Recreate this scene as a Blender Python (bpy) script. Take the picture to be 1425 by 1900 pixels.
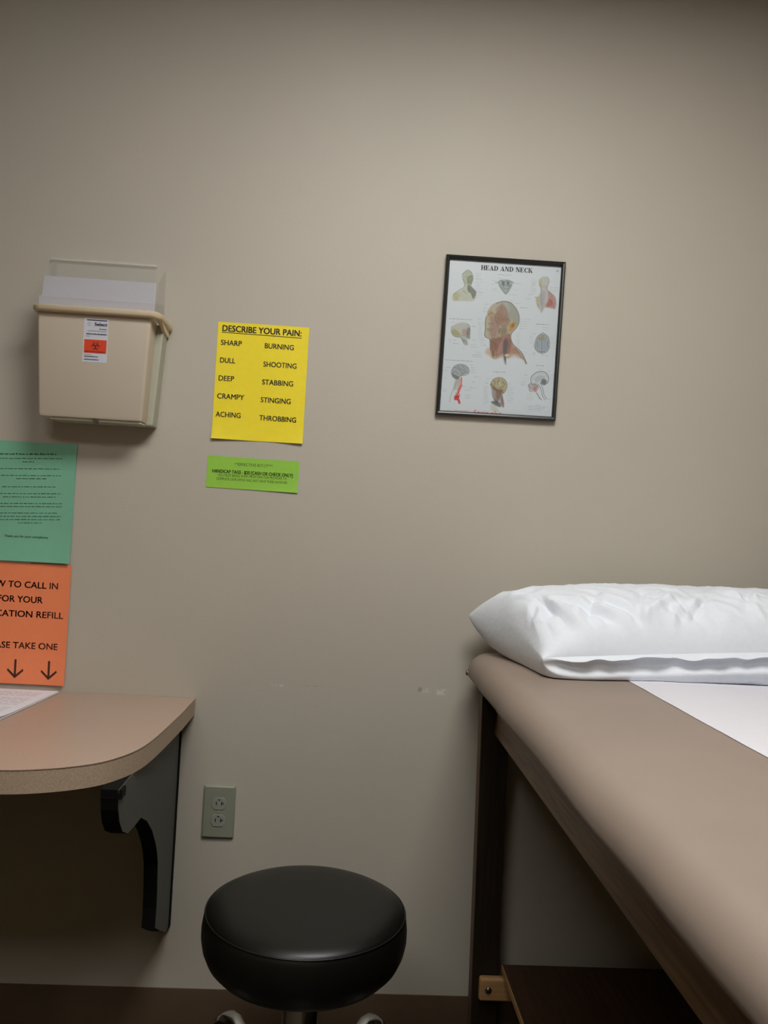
import bpy, math, random
import numpy as np
from mathutils import Vector, Matrix, Euler, noise as mnoise

S = bpy.context.scene
for o in list(bpy.data.objects):
    bpy.data.objects.remove(o)

# ------------------------------------------------------------------ camera
CAM_H, CAM_D = 1.22, 1.97
cam_d = bpy.data.cameras.new('camera')
cam = bpy.data.objects.new('camera', cam_d)
S.collection.objects.link(cam)
cam_d.sensor_fit = 'HORIZONTAL'
cam_d.sensor_width = 36.0
cam_d.lens = 36.0 * 1540.0 / 1425.0
cam_d.clip_start = 0.01
cam.matrix_world = (Matrix.Translation((0, -CAM_D, CAM_H)) @ Matrix.Rotation(-0.04955, 4, 'Z')
                    @ Matrix.Rotation(math.pi / 2 + 0.014486, 4, 'X') @ Matrix.Rotation(0.056, 4, 'Z'))
S.camera = cam

# ------------------------------------------------------------------ light, world, exposure
LAMP_POWER = 21.6          # emission strength of a fluorescent diffuser
LAMP_COLOR = (1.0, 0.985, 0.955)
CEIL_Z = 2.585
TROFFERS = [(0.28, -1.22), (-0.55, -2.40)]
w = bpy.data.worlds.new('world'); S.world = w
w.use_nodes = True
w.node_tree.nodes['Background'].inputs[0].default_value = (0.02, 0.02, 0.02, 1)
w.node_tree.nodes['Background'].inputs[1].default_value = 0.0
S.view_settings.view_transform = 'Standard'
S.view_settings.look = 'None'
S.view_settings.exposure = 0.0
S.view_settings.gamma = 1.0
S.view_settings.use_curve_mapping = False
S.cycles.max_bounces = 10
S.cycles.diffuse_bounces = 6
S.cycles.transparent_max_bounces = 12
S.cycles.use_denoising = True
S.cycles.caustics_reflective = False
S.cycles.caustics_refractive = False

C = S.collection

# ------------------------------------------------------------------ materials
def srgb(r, g, b):
    f = lambda c: c / 12.92 if c <= 0.04045 else ((c + 0.055) / 1.055) ** 2.4
    return (f(r / 255), f(g / 255), f(b / 255))

def mat(name, col, rough=0.6, metal=0.0, var=0.0, vscale=30.0, bump=0.0, bscale=200.0, coat=0.0, spec=0.5, stretch=None, sheen=0.0):
    m = bpy.data.materials.new(name); m.use_nodes = True
    nt = m.node_tree; b = nt.nodes['Principled BSDF']
    b.inputs['Base Color'].default_value = (*col, 1)
    b.inputs['Roughness'].default_value = rough
    b.inputs['Metallic'].default_value = metal
    b.inputs['Specular IOR Level'].default_value = spec
    b.inputs['Coat Weight'].default_value = coat
    b.inputs['Sheen Weight'].default_value = sheen
    tc = nt.nodes.new('ShaderNodeTexCoord')
    src = tc.outputs['Object']
    if stretch:
        mp = nt.nodes.new('ShaderNodeMapping'); mp.inputs['Scale'].default_value = stretch
        nt.links.new(src, mp.inputs[0]); src = mp.outputs[0]
    if var > 0:
        n = nt.nodes.new('ShaderNodeTexNoise'); n.inputs['Scale'].default_value = vscale
        n.inputs['Detail'].default_value = 5
        nt.links.new(src, n.inputs['Vector'])
        r = nt.nodes.new('ShaderNodeValToRGB')
        r.color_ramp.elements[0].position = 0.3; r.color_ramp.elements[1].position = 0.7
        r.color_ramp.elements[0].color = (*[c * (1 - var) for c in col], 1)
        r.color_ramp.elements[1].color = (*[min(1, c * (1 + var)) for c in col], 1)
        nt.links.new(n.outputs[0], r.inputs[0]); nt.links.new(r.outputs[0], b.inputs['Base Color'])
    if bump > 0:
        n2 = nt.nodes.new('ShaderNodeTexNoise'); n2.inputs['Scale'].default_value = bscale
        n2.inputs['Detail'].default_value = 4
        nt.links.new(src, n2.inputs['Vector'])
        bp = nt.nodes.new('ShaderNodeBump'); bp.inputs['Strength'].default_value = bump
        bp.inputs['Distance'].default_value = 0.002
        nt.links.new(n2.outputs[0], bp.inputs['Height']); nt.links.new(bp.outputs[0], b.inputs['Normal'])
    return m

def wood(name, c1, c2, axis='y', rough=0.45, scale=6.0):
    m = bpy.data.materials.new(name); m.use_nodes = True
    nt = m.node_tree; b = nt.nodes['Principled BSDF']
    tc = nt.nodes.new('ShaderNodeTexCoord'); mp = nt.nodes.new('ShaderNodeMapping')
    sc = {'x': (1.2, 26, 26), 'y': (26, 1.2, 26), 'z': (26, 26, 1.2)}[axis]
    mp.inputs['Scale'].default_value = sc
    nt.links.new(tc.outputs['Object'], mp.inputs[0])
    n = nt.nodes.new('ShaderNodeTexNoise'); n.inputs['Scale'].default_value = scale; n.inputs['Detail'].default_value = 7
    n.inputs['Distortion'].default_value = 0.6
    nt.links.new(mp.outputs[0], n.inputs['Vector'])
    r = nt.nodes.new('ShaderNodeValToRGB')
    r.color_ramp.elements[0].position = 0.32; r.color_ramp.elements[1].position = 0.68
    r.color_ramp.elements[0].color = (*c1, 1); r.color_ramp.elements[1].color = (*c2, 1)
    nt.links.new(n.outputs[0], r.inputs[0]); nt.links.new(r.outputs[0], b.inputs['Base Color'])
    b.inputs['Roughness'].default_value = rough
    return m

WALL_COL = (0.49, 0.45, 0.38)
def wall_material():
    m = mat('painted_wall', WALL_COL, 0.55, var=0.02, vscale=3.0, bump=0.12, bscale=260.0)
    nt = m.node_tree; b = nt.nodes['Principled BSDF']
    base = b.inputs['Base Color'].links[0].from_socket
    tc = nt.nodes.new('ShaderNodeTexCoord'); sep = nt.nodes.new('ShaderNodeSeparateXYZ')
    nt.links.new(tc.outputs['Object'], sep.inputs[0])
    def mth(op, a, bb=None, cc=None):
        n = nt.nodes.new('ShaderNodeMath'); n.operation = op
        for i, v in enumerate((a, bb, cc)):
            if v is None: continue
            if isinstance(v, (int, float)): n.inputs[i].default_value = v
            else: nt.links.new(v, n.inputs[i])
        return n.outputs[0]
    def patch(cx, cz, hx, hz, thr, sc, seed):
        ex = mth('SUBTRACT', 1.0, mth('ABSOLUTE', mth('DIVIDE', mth('SUBTRACT', sep.outputs[0], cx), hx)))
        ez = mth('SUBTRACT', 1.0, mth('ABSOLUTE', mth('DIVIDE', mth('SUBTRACT', sep.outputs[2], cz), hz)))
        e = mth('MULTIPLY', mth('MINIMUM', mth('MAXIMUM', mth('MINIMUM', ex, ez), 0.0), 0.4), 2.5)
        n = nt.nodes.new('ShaderNodeTexNoise'); n.inputs['Scale'].default_value = sc; n.noise_dimensions = '4D'
        n.inputs['W'].default_value = seed
        nt.links.new(tc.outputs['Object'], n.inputs['Vector'])
        s = mth('MULTIPLY', mth('MAXIMUM', mth('SUBTRACT', n.outputs[0], thr), 0.0), 9.0)
        return mth('MINIMUM', mth('MULTIPLY', e, s), 1.0)
    out = base
    for (a, colr, k) in ((patch(0.262, 0.8285, 0.017, 0.008, 0.42, 60, 1.3), (0.70, 0.69, 0.66, 1), 0.6),
                         (patch(0.219, 0.8305, 0.014, 0.007, 0.40, 70, 4.1), (0.62, 0.62, 0.60, 1), 0.5),
                         (patch(0.207, 0.832, 0.005, 0.006, 0.25, 60, 2.1), (0.16, 0.15, 0.14, 1), 0.5),
                         (patch(-0.13, 0.826, 0.016, 0.003, 0.45, 120, 7.7), (0.72, 0.70, 0.66, 1), 0.5),
                         (patch(-0.05, 0.829, 0.02, 0.002, 0.45, 120, 9.7), (0.3, 0.27, 0.23, 1), 0.3)):
        mx = nt.nodes.new('ShaderNodeMix'); mx.data_type = 'RGBA'
        nt.links.new(mth('MULTIPLY', a, k), mx.inputs[0]); nt.links.new(out, mx.inputs[6]); mx.inputs[7].default_value = colr
        out = mx.outputs[2]
    nt.links.new(out, b.inputs['Base Color'])
    return m

def translucent(name, col, alpha, rough=0.35):
    m = bpy.data.materials.new(name); m.use_nodes = True
    nt = m.node_tree; out = nt.nodes['Material Output']; b = nt.nodes['Principled BSDF']
    b.inputs['Base Color'].default_value = (*col, 1); b.inputs['Roughness'].default_value = rough
    tr = nt.nodes.new('ShaderNodeBsdfTransparent'); tl = nt.nodes.new('ShaderNodeBsdfTranslucent')
    tl.inputs[0].default_value = (*col, 1)
    m1 = nt.nodes.new('ShaderNodeMixShader'); m1.inputs[0].default_value = 0.3
    nt.links.new(b.outputs[0], m1.inputs[1]); nt.links.new(tl.outputs[0], m1.inputs[2])
    m2 = nt.nodes.new('ShaderNodeMixShader')
    nz = nt.nodes.new('ShaderNodeTexNoise'); nz.inputs['Scale'].default_value = 40
    mr = nt.nodes.new('ShaderNodeMapRange'); mr.inputs[3].default_value = alpha * 0.94; mr.inputs[4].default_value = min(1, alpha * 1.06)
    nt.links.new(nz.outputs[0], mr.inputs[0]); nt.links.new(mr.outputs[0], m2.inputs[0])
    nt.links.new(tr.outputs[0], m2.inputs[1]); nt.links.new(m1.outputs[0], m2.inputs[2])
    nt.links.new(m2.outputs[0], out.inputs['Surface'])
    return m

def attr_mat(name, rough=0.35, coat=0.3):
    m = bpy.data.materials.new(name); m.use_nodes = True
    nt = m.node_tree; b = nt.nodes['Principled BSDF']
    a = nt.nodes.new('ShaderNodeAttribute'); a.attribute_name = 'print'
    nt.links.new(a.outputs['Color'], b.inputs['Base Color'])
    b.inputs['Roughness'].default_value = rough; b.inputs['Coat Weight'].default_value = coat
    b.inputs['Coat Roughness'].default_value = 0.15
    return m

def emit_mat(name, col, strength):
    m = bpy.data.materials.new(name); m.use_nodes = True
    nt = m.node_tree; nt.nodes.remove(nt.nodes['Principled BSDF'])
    e = nt.nodes.new('ShaderNodeEmission'); e.inputs[0].default_value = (*col, 1); e.inputs[1].default_value = strength
    nt.links.new(e.outputs[0], nt.nodes['Material Output'].inputs['Surface'])
    return m

M = dict(
    wall=wall_material(),
    wall_other=mat('painted_wall_plain', (0.19, 0.15, 0.095), 0.55, var=0.02, vscale=3.0, bump=0.12, bscale=260),  # unseen walls, colour darkened to cut bounced light and deepen shadows
    ceiling=mat('ceiling_tile', (0.52, 0.51, 0.48), 0.9, var=0.08, vscale=120, bump=0.3, bscale=150),
    floor=mat('dark_carpet', (0.040, 0.027, 0.013), 0.95, var=0.4, vscale=300, bump=0.6, bscale=500),
    vinyl_base=mat('brown_cove_base', (0.095, 0.06, 0.035), 0.55, var=0.08, vscale=20),
    lamp_frame=mat('white_enamel', (0.75, 0.75, 0.73), 0.4, var=0.01),
    lamp=emit_mat('fluorescent_diffuser', LAMP_COLOR, LAMP_POWER),
    lamp_dim=emit_mat('fluorescent_diffuser_dimmed', LAMP_COLOR, LAMP_POWER * 0.58),  # second troffer set weaker to balance the light
    laminate=mat('beige_laminate', (0.46, 0.335, 0.26), 0.38, var=0.16, vscale=420, bump=0.02),
    laminate_edge=mat('beige_laminate_edge', (0.43, 0.325, 0.23), 0.45, var=0.18, vscale=420),
    bracket=mat('grey_green_laminate', (0.075, 0.08, 0.066), 0.6, var=0.05, vscale=40),
    bracket_edge=mat('black_edge_band', (0.004, 0.004, 0.004), 0.7, var=0.1, spec=0.15),
    tan=mat('sharps_beige_plastic', (0.58, 0.50, 0.40), 0.42, var=0.015, vscale=8),
    rim=mat('sharps_cream_rim', (0.66, 0.54, 0.37), 0.4, var=0.02),
    cabinet=mat('sharps_grey_bracket', (0.42, 0.42, 0.33), 0.5, var=0.03),
    lid=translucent('milky_lid', (0.67, 0.66, 0.71), 0.80),
    lid_rim=translucent('frosted_lid_edge', (0.85, 0.85, 0.82), 0.5, 0.25),
    lid_clear=translucent('clear_lid', (0.75, 0.75, 0.72), 0.16, 0.2),
    label_white=mat('label_white', (0.62, 0.62, 0.68), 0.4, var=0.02),
    label_red=mat('label_red', (0.70, 0.055, 0.015), 0.4, var=0.03),
    ink=mat('black_ink', (0.02, 0.018, 0.018), 0.7, var=0.1),
    ink_navy=mat('navy_ink', (0.03, 0.035, 0.08), 0.7, var=0.1),
    ink_grey=mat('grey_ink', (0.22, 0.22, 0.26), 0.7, var=0.1),
    ink_brown=mat('dark_red_ink', (0.055, 0.012, 0.006), 0.7, var=0.1),
    ink_green=mat('dark_green_ink', (0.03, 0.11, 0.07), 0.7, var=0.1),
    ink_lime=mat('lime_ink', (0.035, 0.075, 0.012), 0.7, var=0.1),
    ink_pale=mat('pale_grey_ink', (0.50, 0.47, 0.52), 0.7, var=0.05),
    ink_red=mat('red_ink', (0.55, 0.03, 0.04), 0.6, var=0.05),
    yellow=mat('yellow_paper', (0.92, 0.74, 0.018), 0.65, var=0.02, vscale=60),
    lime=mat('lime_paper', (0.30, 0.60, 0.06), 0.65, var=0.02, vscale=60),
    mint=mat('mint_paper', (0.20, 0.50, 0.335), 0.65, var=0.02, vscale=60),
    orange=mat('orange_paper', (0.95, 0.265, 0.11), 0.65, var=0.02, vscale=60),
    white=mat('white_paper', (0.84, 0.83, 0.89), 0.7, var=0.015, vscale=40),
    plate=mat('almond_grey_plastic', (0.26, 0.275, 0.21), 0.4, var=0.02),
    socket=mat('grey_socket_plastic', (0.285, 0.295, 0.25), 0.4, var=0.02),
    slot=mat('dark_slot', (0.008, 0.008, 0.007), 0.6, var=0.1),
    black_vinyl=mat('black_vinyl', (0.0045, 0.0045, 0.0035), 0.38, var=0.1, vscale=40, bump=0.04, bscale=500, spec=0.42),
    chrome=mat('chrome', (0.62, 0.62, 0.60), 0.16, metal=1.0, var=0.02),
    black_plastic=mat('black_plastic', (0.012, 0.012, 0.011), 0.4, var=0.1),
    vinyl=mat('tan_vinyl', (0.272, 0.212, 0.172), 0.55, var=0.03, vscale=9, bump=0.05, bscale=700),
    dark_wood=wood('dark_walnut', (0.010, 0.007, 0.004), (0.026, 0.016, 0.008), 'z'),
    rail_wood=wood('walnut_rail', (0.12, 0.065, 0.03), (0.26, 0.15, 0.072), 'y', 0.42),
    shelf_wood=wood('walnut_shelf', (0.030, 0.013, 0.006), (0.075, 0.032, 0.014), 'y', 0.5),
    light_wood=wood('light_maple', (0.40, 0.22, 0.09), (0.52, 0.30, 0.13), 'x', 0.5),
    leg_lit_side=wood('walnut_leg_lit', (0.085, 0.045, 0.02), (0.16, 0.085, 0.04), 'z', 0.5),  # lighter copy of the leg wood, for its lit side
    pillow=mat('white_nonwoven', (0.74, 0.78, 0.84), 0.75, var=0.015, vscale=90, bump=0.5, bscale=55),
    exam_paper=mat('exam_paper', (0.68, 0.67, 0.72), 0.75, var=0.01, vscale=90, bump=0.05, bscale=400),
    frame=mat('black_frame', (0.016, 0.017, 0.015), 0.33, var=0.1),
    poster=attr_mat('printed_chart'),
    steel=mat('bolt_steel', (0.25, 0.24, 0.22), 0.3, metal=1.0, var=0.05),
)

# ------------------------------------------------------------------ mesh helpers
class MB:
    """collects polygons in world coordinates and links them as one mesh"""
    def __init__(s): s.v = []; s.f = []
    def add(s, vs, fs):
        n = len(s.v); s.v += [tuple(p) for p in vs]; s.f += [tuple(i + n for i in f) for f in fs]; return s
    def box(s, a, b):
        (x0, y0, z0), (x1, y1, z1) = a, b
        return s.add([(x0, y0, z0), (x1, y0, z0), (x1, y1, z0), (x0, y1, z0), (x0, y0, z1), (x1, y0, z1), (x1, y1, z1), (x0, y1, z1)],
                     [(3, 2, 1, 0), (4, 5, 6, 7), (0, 1, 5, 4), (1, 2, 6, 5), (2, 3, 7, 6), (3, 0, 4, 7)])
    def hexa(s, p):   # 8 points: bottom ring (ccw from above) then top ring
        return s.add(p, [(3, 2, 1, 0), (4, 5, 6, 7), (0, 1, 5, 4), (1, 2, 6, 5), (2, 3, 7, 6), (3, 0, 4, 7)])
    def prism(s, pts, fa, fb):
        """pts: 2D outline; fa / fb map a 2D point to the two end caps"""
        n = len(pts); A = [fa(p) for p in pts]; B = [fb(p) for p in pts]
        return s.add(A + B, [tuple(range(n))[::-1], tuple(range(n, 2 * n))] + [(i, (i + 1) % n, (i + 1) % n + n, i + n) for i in range(n)])
    def lathe(s, prof, c, n=48, axis='z'):
        cx, cy, cz = c; vs = []; fs = []
        for (r, h) in prof:
            for k in range(n):
                a = 2 * math.pi * k / n
                if axis == 'z': vs.append((cx + r * math.cos(a), cy + r * math.sin(a), cz + h))
                elif axis == 'y': vs.append((cx + r * math.cos(a), cy + h, cz + r * math.sin(a)))
                else: vs.append((cx + h, cy + r * math.cos(a), cz + r * math.sin(a)))
        m = len(prof)
        for i in range(m - 1):
            for k in range(n):
                fs.append((i * n + k, i * n + (k + 1) % n, (i + 1) * n + (k + 1) % n, (i + 1) * n + k))
        if prof[0][0] > 1e-6: fs.append(tuple(range(n))[::-1])
        if prof[-1][0] > 1e-6: fs.append(tuple(range((m - 1) * n, m * n)))
        return s.add(vs, fs)
    def sweep(s, path, ring, closed=False, up=(0, 0, 1)):
        """ring(i) -> 2D points (side, up) of the section at path point i"""
        P = [Vector(p) for p in path]; n = len(P); vs = []; k = None; upv = Vector(up)
        for i in range(n):
            if closed: t = P[(i + 1) % n] - P[i - 1]
            else: t = P[min(i + 1, n - 1)] - P[max(i - 1, 0)]
            t.normalize(); side = t.cross(upv)
            if side.length < 1e-5: side = Vector((1, 0, 0))
            side.normalize(); u = side.cross(t)
            R = ring(i); k = len(R)
            vs += [P[i] + side * a + u * b for a, b in R]
        fs = []
        for i in range(n if closed else n - 1):
            j = (i + 1) % n
            for q in range(k):
                fs.append((i * k + q, i * k + (q + 1) % k, j * k + (q + 1) % k, j * k + q))
        if not closed: fs += [tuple(range(k))[::-1], tuple(range((n - 1) * k, n * k))]
        return s.add(vs, fs)
    def grid(s, nu, nv, fn, thick=None):
        vs = [fn(i / nu, j / nv) for j in range(nv + 1) for i in range(nu + 1)]
        fs = [(j * (nu + 1) + i, j * (nu + 1) + i + 1, (j + 1) * (nu + 1) + i + 1, (j + 1) * (nu + 1) + i) for j in range(nv) for i in range(nu)]
        if thick is None: return s.add(vs, fs)
        n = len(vs); t = Vector(thick)
        vb = [tuple(Vector(p) + t) for p in vs]
        fb = [tuple(i + n for i in f[::-1]) for f in fs]
        loop = [i for i in range(nu + 1)] + [j * (nu + 1) + nu for j in range(1, nv + 1)] + [nv * (nu + 1) + i for i in range(nu - 1, -1, -1)] + [j * (nu + 1) for j in range(nv - 1, 0, -1)]
        side = [(loop[k], loop[k] + n, loop[(k + 1) % len(loop)] + n, loop[(k + 1) % len(loop)]) for k in range(len(loop))]
        return s.add(vs + vb, fs + fb + side)
    def rbox(s, a, b, r, n=6, k=1):
        """box with rounded edges of radius r; n segments in the rounding, k in the flats"""
        a, b = Vector(a), Vector(b); r = min(r, *[(b[i] - a[i]) / 2 - 1e-5 for i in range(3)])
        def ticks(lo, hi):
            t = [lo + r * (1 - math.cos(q * math.pi / 2 / n) ) for q in range(n)]
            m = [lo + r + (hi - lo - 2 * r) * q / k for q in range(k + 1)]
            return t + m + [lo + hi - x for x in t[::-1]]
        T = [ticks(a[i], b[i]) for i in range(3)]
        idx = {}; vs = []; fs = []
        def vert(p):
            key = tuple(round(x, 7) for x in p)
            if key not in idx:
                q = Vector([min(max(p[i], a[i] + r), b[i] - r) for i in range(3)]); d = Vector(p) - q
                # spread evenly: map the offsets of a cube corner onto a sphere
                if d.length > 1e-9:
                    d = d / r
                    x, y, z = d
                    d = Vector((x * math.sqrt(max(0, 1 - y*y/2 - z*z/2 + y*y*z*z/3)), y * math.sqrt(max(0, 1 - x*x/2 - z*z/2 + x*x*z*z/3)), z * math.sqrt(max(0, 1 - x*x/2 - y*y/2 + x*x*y*y/3))))
                    d = d * r
                idx[key] = len(vs); vs.append(tuple(q + d))
            return idx[key]
        for ax in range(3):
            u, v = (ax + 1) % 3, (ax + 2) % 3
            for lim, flip in ((a[ax], True), (b[ax], False)):
                for i in range(len(T[u]) - 1):
                    for j in range(len(T[v]) - 1):
                        q = []
                        for (ii, jj) in ((i, j), (i + 1, j), (i + 1, j + 1), (i, j + 1)):
                            p = [0, 0, 0]; p[ax] = lim; p[u] = T[u][ii]; p[v] = T[v][jj]; q.append(vert(p))
                        if len(set(q)) < 3: continue
                        fs.append(tuple(q[::-1] if flip else q))
        return s.add(vs, fs)
    def warp(s, fn): s.v = [tuple(fn(*p)) for p in s.v]; return s
    def build(s, name, m, parent=None, smooth=False, bevel=0.0, angle=None, segs=2):
        me = bpy.data.meshes.new(name)
        org = world_loc(parent) if parent else Vector((sum(p[0] for p in s.v) / len(s.v), sum(p[1] for p in s.v) / len(s.v), min(p[2] for p in s.v)))
        me.from_pydata([tuple(Vector(p) - org) for p in s.v], [], s.f); me.update()
        o = bpy.data.objects.new(name, me); C.objects.link(o)
        me.materials.append(m)
        if parent: o.parent = parent
        else: o.location = org
        if smooth:
            me.polygons.foreach_set('use_smooth', [True] * len(me.polygons))
            if angle is not None: me.set_sharp_from_angle(angle=math.radians(angle))
        if bevel > 0:
            bv = o.modifiers.new('bevel', 'BEVEL'); bv.width = bevel; bv.segments = segs; bv.limit_method = 'ANGLE'
            bv.angle_limit = math.radians(40)
        return o

def world_loc(o):
    v = Vector((0, 0, 0))
    while o: v += o.location; o = o.parent
    return v

def thing(name, loc, label, cat, group=None):
    o = bpy.data.objects.new(name, None); C.objects.link(o); o.location = loc
    o.empty_display_size = 0.05
    return tag(o, label, cat, group)
def tag(o, label, cat, group=None):
    o['label'] = label; o['category'] = cat
    if group: o['group'] = group
    return o
def struct(o): o['kind'] = 'structure'; return o

# ---- lettering
_tc = {}
def text_geo(txt, bold=0.0):
    """triangulated letters of the built-in font, unit cap height, starting at x = 0"""
    key = (txt, bold)
    if key in _tc: return _tc[key]
    def conv(t):
        cu = bpy.data.curves.new('t', 'FONT'); cu.body = t; cu.offset = bold; cu.resolution_u = 3
        ob = bpy.data.objects.new('t', cu); C.objects.link(ob)
        dg = bpy.context.evaluated_depsgraph_get(); dg.update()
        me = bpy.data.meshes.new_from_object(ob.evaluated_get(dg))
        vs = [(v.co.x, v.co.y) for v in me.vertices]; fs = [tuple(p.vertices) for p in me.polygons]
        bpy.data.objects.remove(ob); bpy.data.meshes.remove(me); bpy.data.curves.remove(cu)
        return vs, fs
    if 'cap' not in _tc:
        _tc['cap'] = 1; hv, _ = conv('H'); _tc['cap'] = max(p[1] for p in hv)
    vs, fs = conv(txt)
    cap = _tc['cap']; x0 = min(p[0] for p in vs); x1 = max(p[0] for p in vs)
    r = ([((x - x0) / cap, y / cap) for x, y in vs], fs, (x1 - x0) / cap)
    _tc[key] = r; return r

def add_text(mb, txt, u0, u1, v0, cap, place, bold=0.0, v1=None):
    """letters from u0 to u1 on a baseline v0 (v1 at its right end)"""
    vs, fs, wd = text_geo(txt); k = (u1 - u0) / wd; dv = 0 if v1 is None else v1 - v0; b = bold * cap * 2.2
    for du, dw in (((0, 0),) if not bold else ((-b, -b * .6), (b, -b * .6), (b, b * .6), (-b, b * .6))):
        mb.add([place(u0 + x * k + du, v0 + dv * x / wd + y * cap + dw) for x, y in vs], fs)
def add_rect(mb, u0, v0, u1, v1, place, n=1):
    for i in range(n):
        a, b = u0 + (u1 - u0) * i / n, u0 + (u1 - u0) * (i + 1) / n
        mb.add([place(a, v0), place(b, v0), place(b, v1), place(a, v1)], [(0, 1, 2, 3)])

class Sheet:
    """a sheet of paper on the wall: u to the right, v up, in metres from its lower left corner"""
    def __init__(s, x, z, w, h, ang=0.0, curl=None, base=0.0006):
        s.x, s.z, s.w, s.h, s.a = x, z, w, h, math.radians(ang)
        s.curl = curl or (lambda u, v: 0.0); s.base = base
    def at(s, u, v, off=0.0):
        y = -(s.base + s.curl(u / s.w, v / s.h) + off)
        return (s.x + u * math.cos(s.a) - v * math.sin(s.a), y, s.z + u * math.sin(s.a) + v * math.cos(s.a))
    def root(s, name, label, cat, group=None):
        return thing(name, s.at(s.w / 2, 0)[:1] + (0.0, s.z), label, cat, group)
    def mesh(s, m, parent, name='paper', nu=16, nv=20):
        return MB().grid(nu, nv, lambda a, b: s.at(a * s.w, b * s.h), (0, 0.0004, 0)).build(name, m, parent, smooth=True, angle=40)
    def ink(s): return lambda u, v: s.at(u, v, 0.0004)

# ------------------------------------------------------------------ the room
XL, XR, YF = -1.75, 1.17, -3.1
def slab(name, a, b, m):
    return struct(MB().box(a, b).build(name, m))
wb = slab('wall_back', (XL - 0.1, 0, -0.02), (XR + 0.1, 0.1, CEIL_Z + 0.1), M['wall'])
# keep object coordinates equal to world ones for the paint scuffs
for v in wb.data.vertices: v.co += wb.location
wb.location = (0, 0, 0)
slab('wall_left', (XL - 0.1, YF - 0.1, -0.02), (XL, 0, CEIL_Z + 0.1), M['wall_other'])
slab('wall_right', (XR, YF - 0.1, -0.02), (XR + 0.1, 0, CEIL_Z + 0.1), M['wall_other'])
slab('wall_front', (XL, YF - 0.1, -0.02), (XR, YF, CEIL_Z + 0.1), M['wall_other'])
slab('floor', (XL - 0.1, YF - 0.1, -0.12), (XR + 0.1, 0.1, 0.0), M['floor'])
slab('ceiling', (XL, YF, CEIL_Z), (XR, 0, CEIL_Z + 0.1), M['ceiling'])
def base_profile(p): return p
BP = [(0, 0.0), (0.012, 0.0), (0.009, 0.004), (0.004, 0.012), (0.0032, 0.108), (0.0022, 0.113), (0, 0.113)]
struct(MB().prism(BP, lambda p: (XL, -p[0], p[1]), lambda p: (XR, -p[0], p[1])).build('baseboard_back', M['vinyl_base'], smooth=True, angle=30))
struct(MB().prism(BP, lambda p: (XL + p[0], YF, p[1]), lambda p: (XL + p[0], -0.012, p[1])).build('baseboard_left', M['vinyl_base'], smooth=True, angle=30))
struct(MB().prism(BP, lambda p: (XR - p[0], YF, p[1]), lambda p: (XR - p[0], -0.012, p[1])).build('baseboard_right', M['vinyl_base'], smooth=True, angle=30))

# ceiling troffers (above the picture): the room's only light
for i, (x, y) in enumerate(TROFFERS):
    t = thing('ceiling_light', (x, y, CEIL_Z), ('fluorescent troffer in the ceiling over the exam table side', 'fluorescent troffer in the ceiling over the desk side')[i], 'ceiling light', None)
    fr = MB(); W2, D2 = 0.45, 0.30
    for a, b in (((-W2, -D2), (W2, -D2 + 0.03)), ((-W2, D2 - 0.03), (W2, D2)), ((-W2, -D2 + 0.03), (-W2 + 0.03, D2 - 0.03)), ((W2 - 0.03, -D2 + 0.03), (W2, D2 - 0.03))):
        fr.box((x + a[0], y + a[1], CEIL_Z - 0.012), (x + b[0], y + b[1], CEIL_Z))
    fr.build('frame', M['lamp_frame'], t)
    MB().box((x - W2 + 0.03, y - D2 + 0.03, CEIL_Z - 0.008), (x + W2 - 0.03, y + D2 - 0.03, CEIL_Z - 0.001)).build('diffuser', M['lamp_dim' if i else 'lamp'], t)

# ------------------------------------------------------------------ wall desk with its bracket
DT, DTH, DX0 = 0.788, 0.040, -1.5
def desk_outline():
    p = [(DX0, 0.0), (DX0, -0.594)]
    p += [(-0.60, -0.594), (-0.53, -0.592), (-0.482, -0.583), (-0.428, -0.560), (-0.385, -0.526), (-0.357, -0.478), (-0.342, -0.430), (-0.334, -0.373), (-0.328, -0.282), (-0.322, -0.15)]
    # smooth the rounded front corner
    q = p[:3]
    seg = p[2:]
    for i in range(len(seg) - 1):
        p0, p1, p2, p3 = seg[max(i - 1, 0)], seg[i], seg[i + 1], seg[min(i + 2, len(seg) - 1)]
        for k in range(1, 6):
            t = k / 5
            q.append(tuple(0.5 * ((2 * p1[d]) + (-p0[d] + p2[d]) * t + (2 * p0[d] - 5 * p1[d] + 4 * p2[d] - p3[d]) * t * t + (-p0[d] + 3 * p1[d] - 3 * p2[d] + p3[d]) * t ** 3) for d in (0, 1)))
    q.append((-0.319, -0.0015))
    q[0] = (DX0, -0.0015)
    return q
do = desk_outline()
desk = thing('wall_desk', (-0.9, -0.3, 0.0), 'beige laminate wall desk with rounded front corner on a dark bracket', 'desk')
MB().prism(do, lambda p: (p[0], p[1], DT - 0.0012), lambda p: (p[0], p[1], DT)).build('desktop', M['laminate'], desk)
ins = 0.0008
MB().prism(do, lambda p: (p[0] - ins, min(p[1] + ins, -0.0015), DT - DTH), lambda p: (p[0] - ins, min(p[1] + ins, -0.0015), DT - 0.0012)).build('edge_band', M['laminate_edge'], desk, smooth=True, angle=40)

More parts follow.
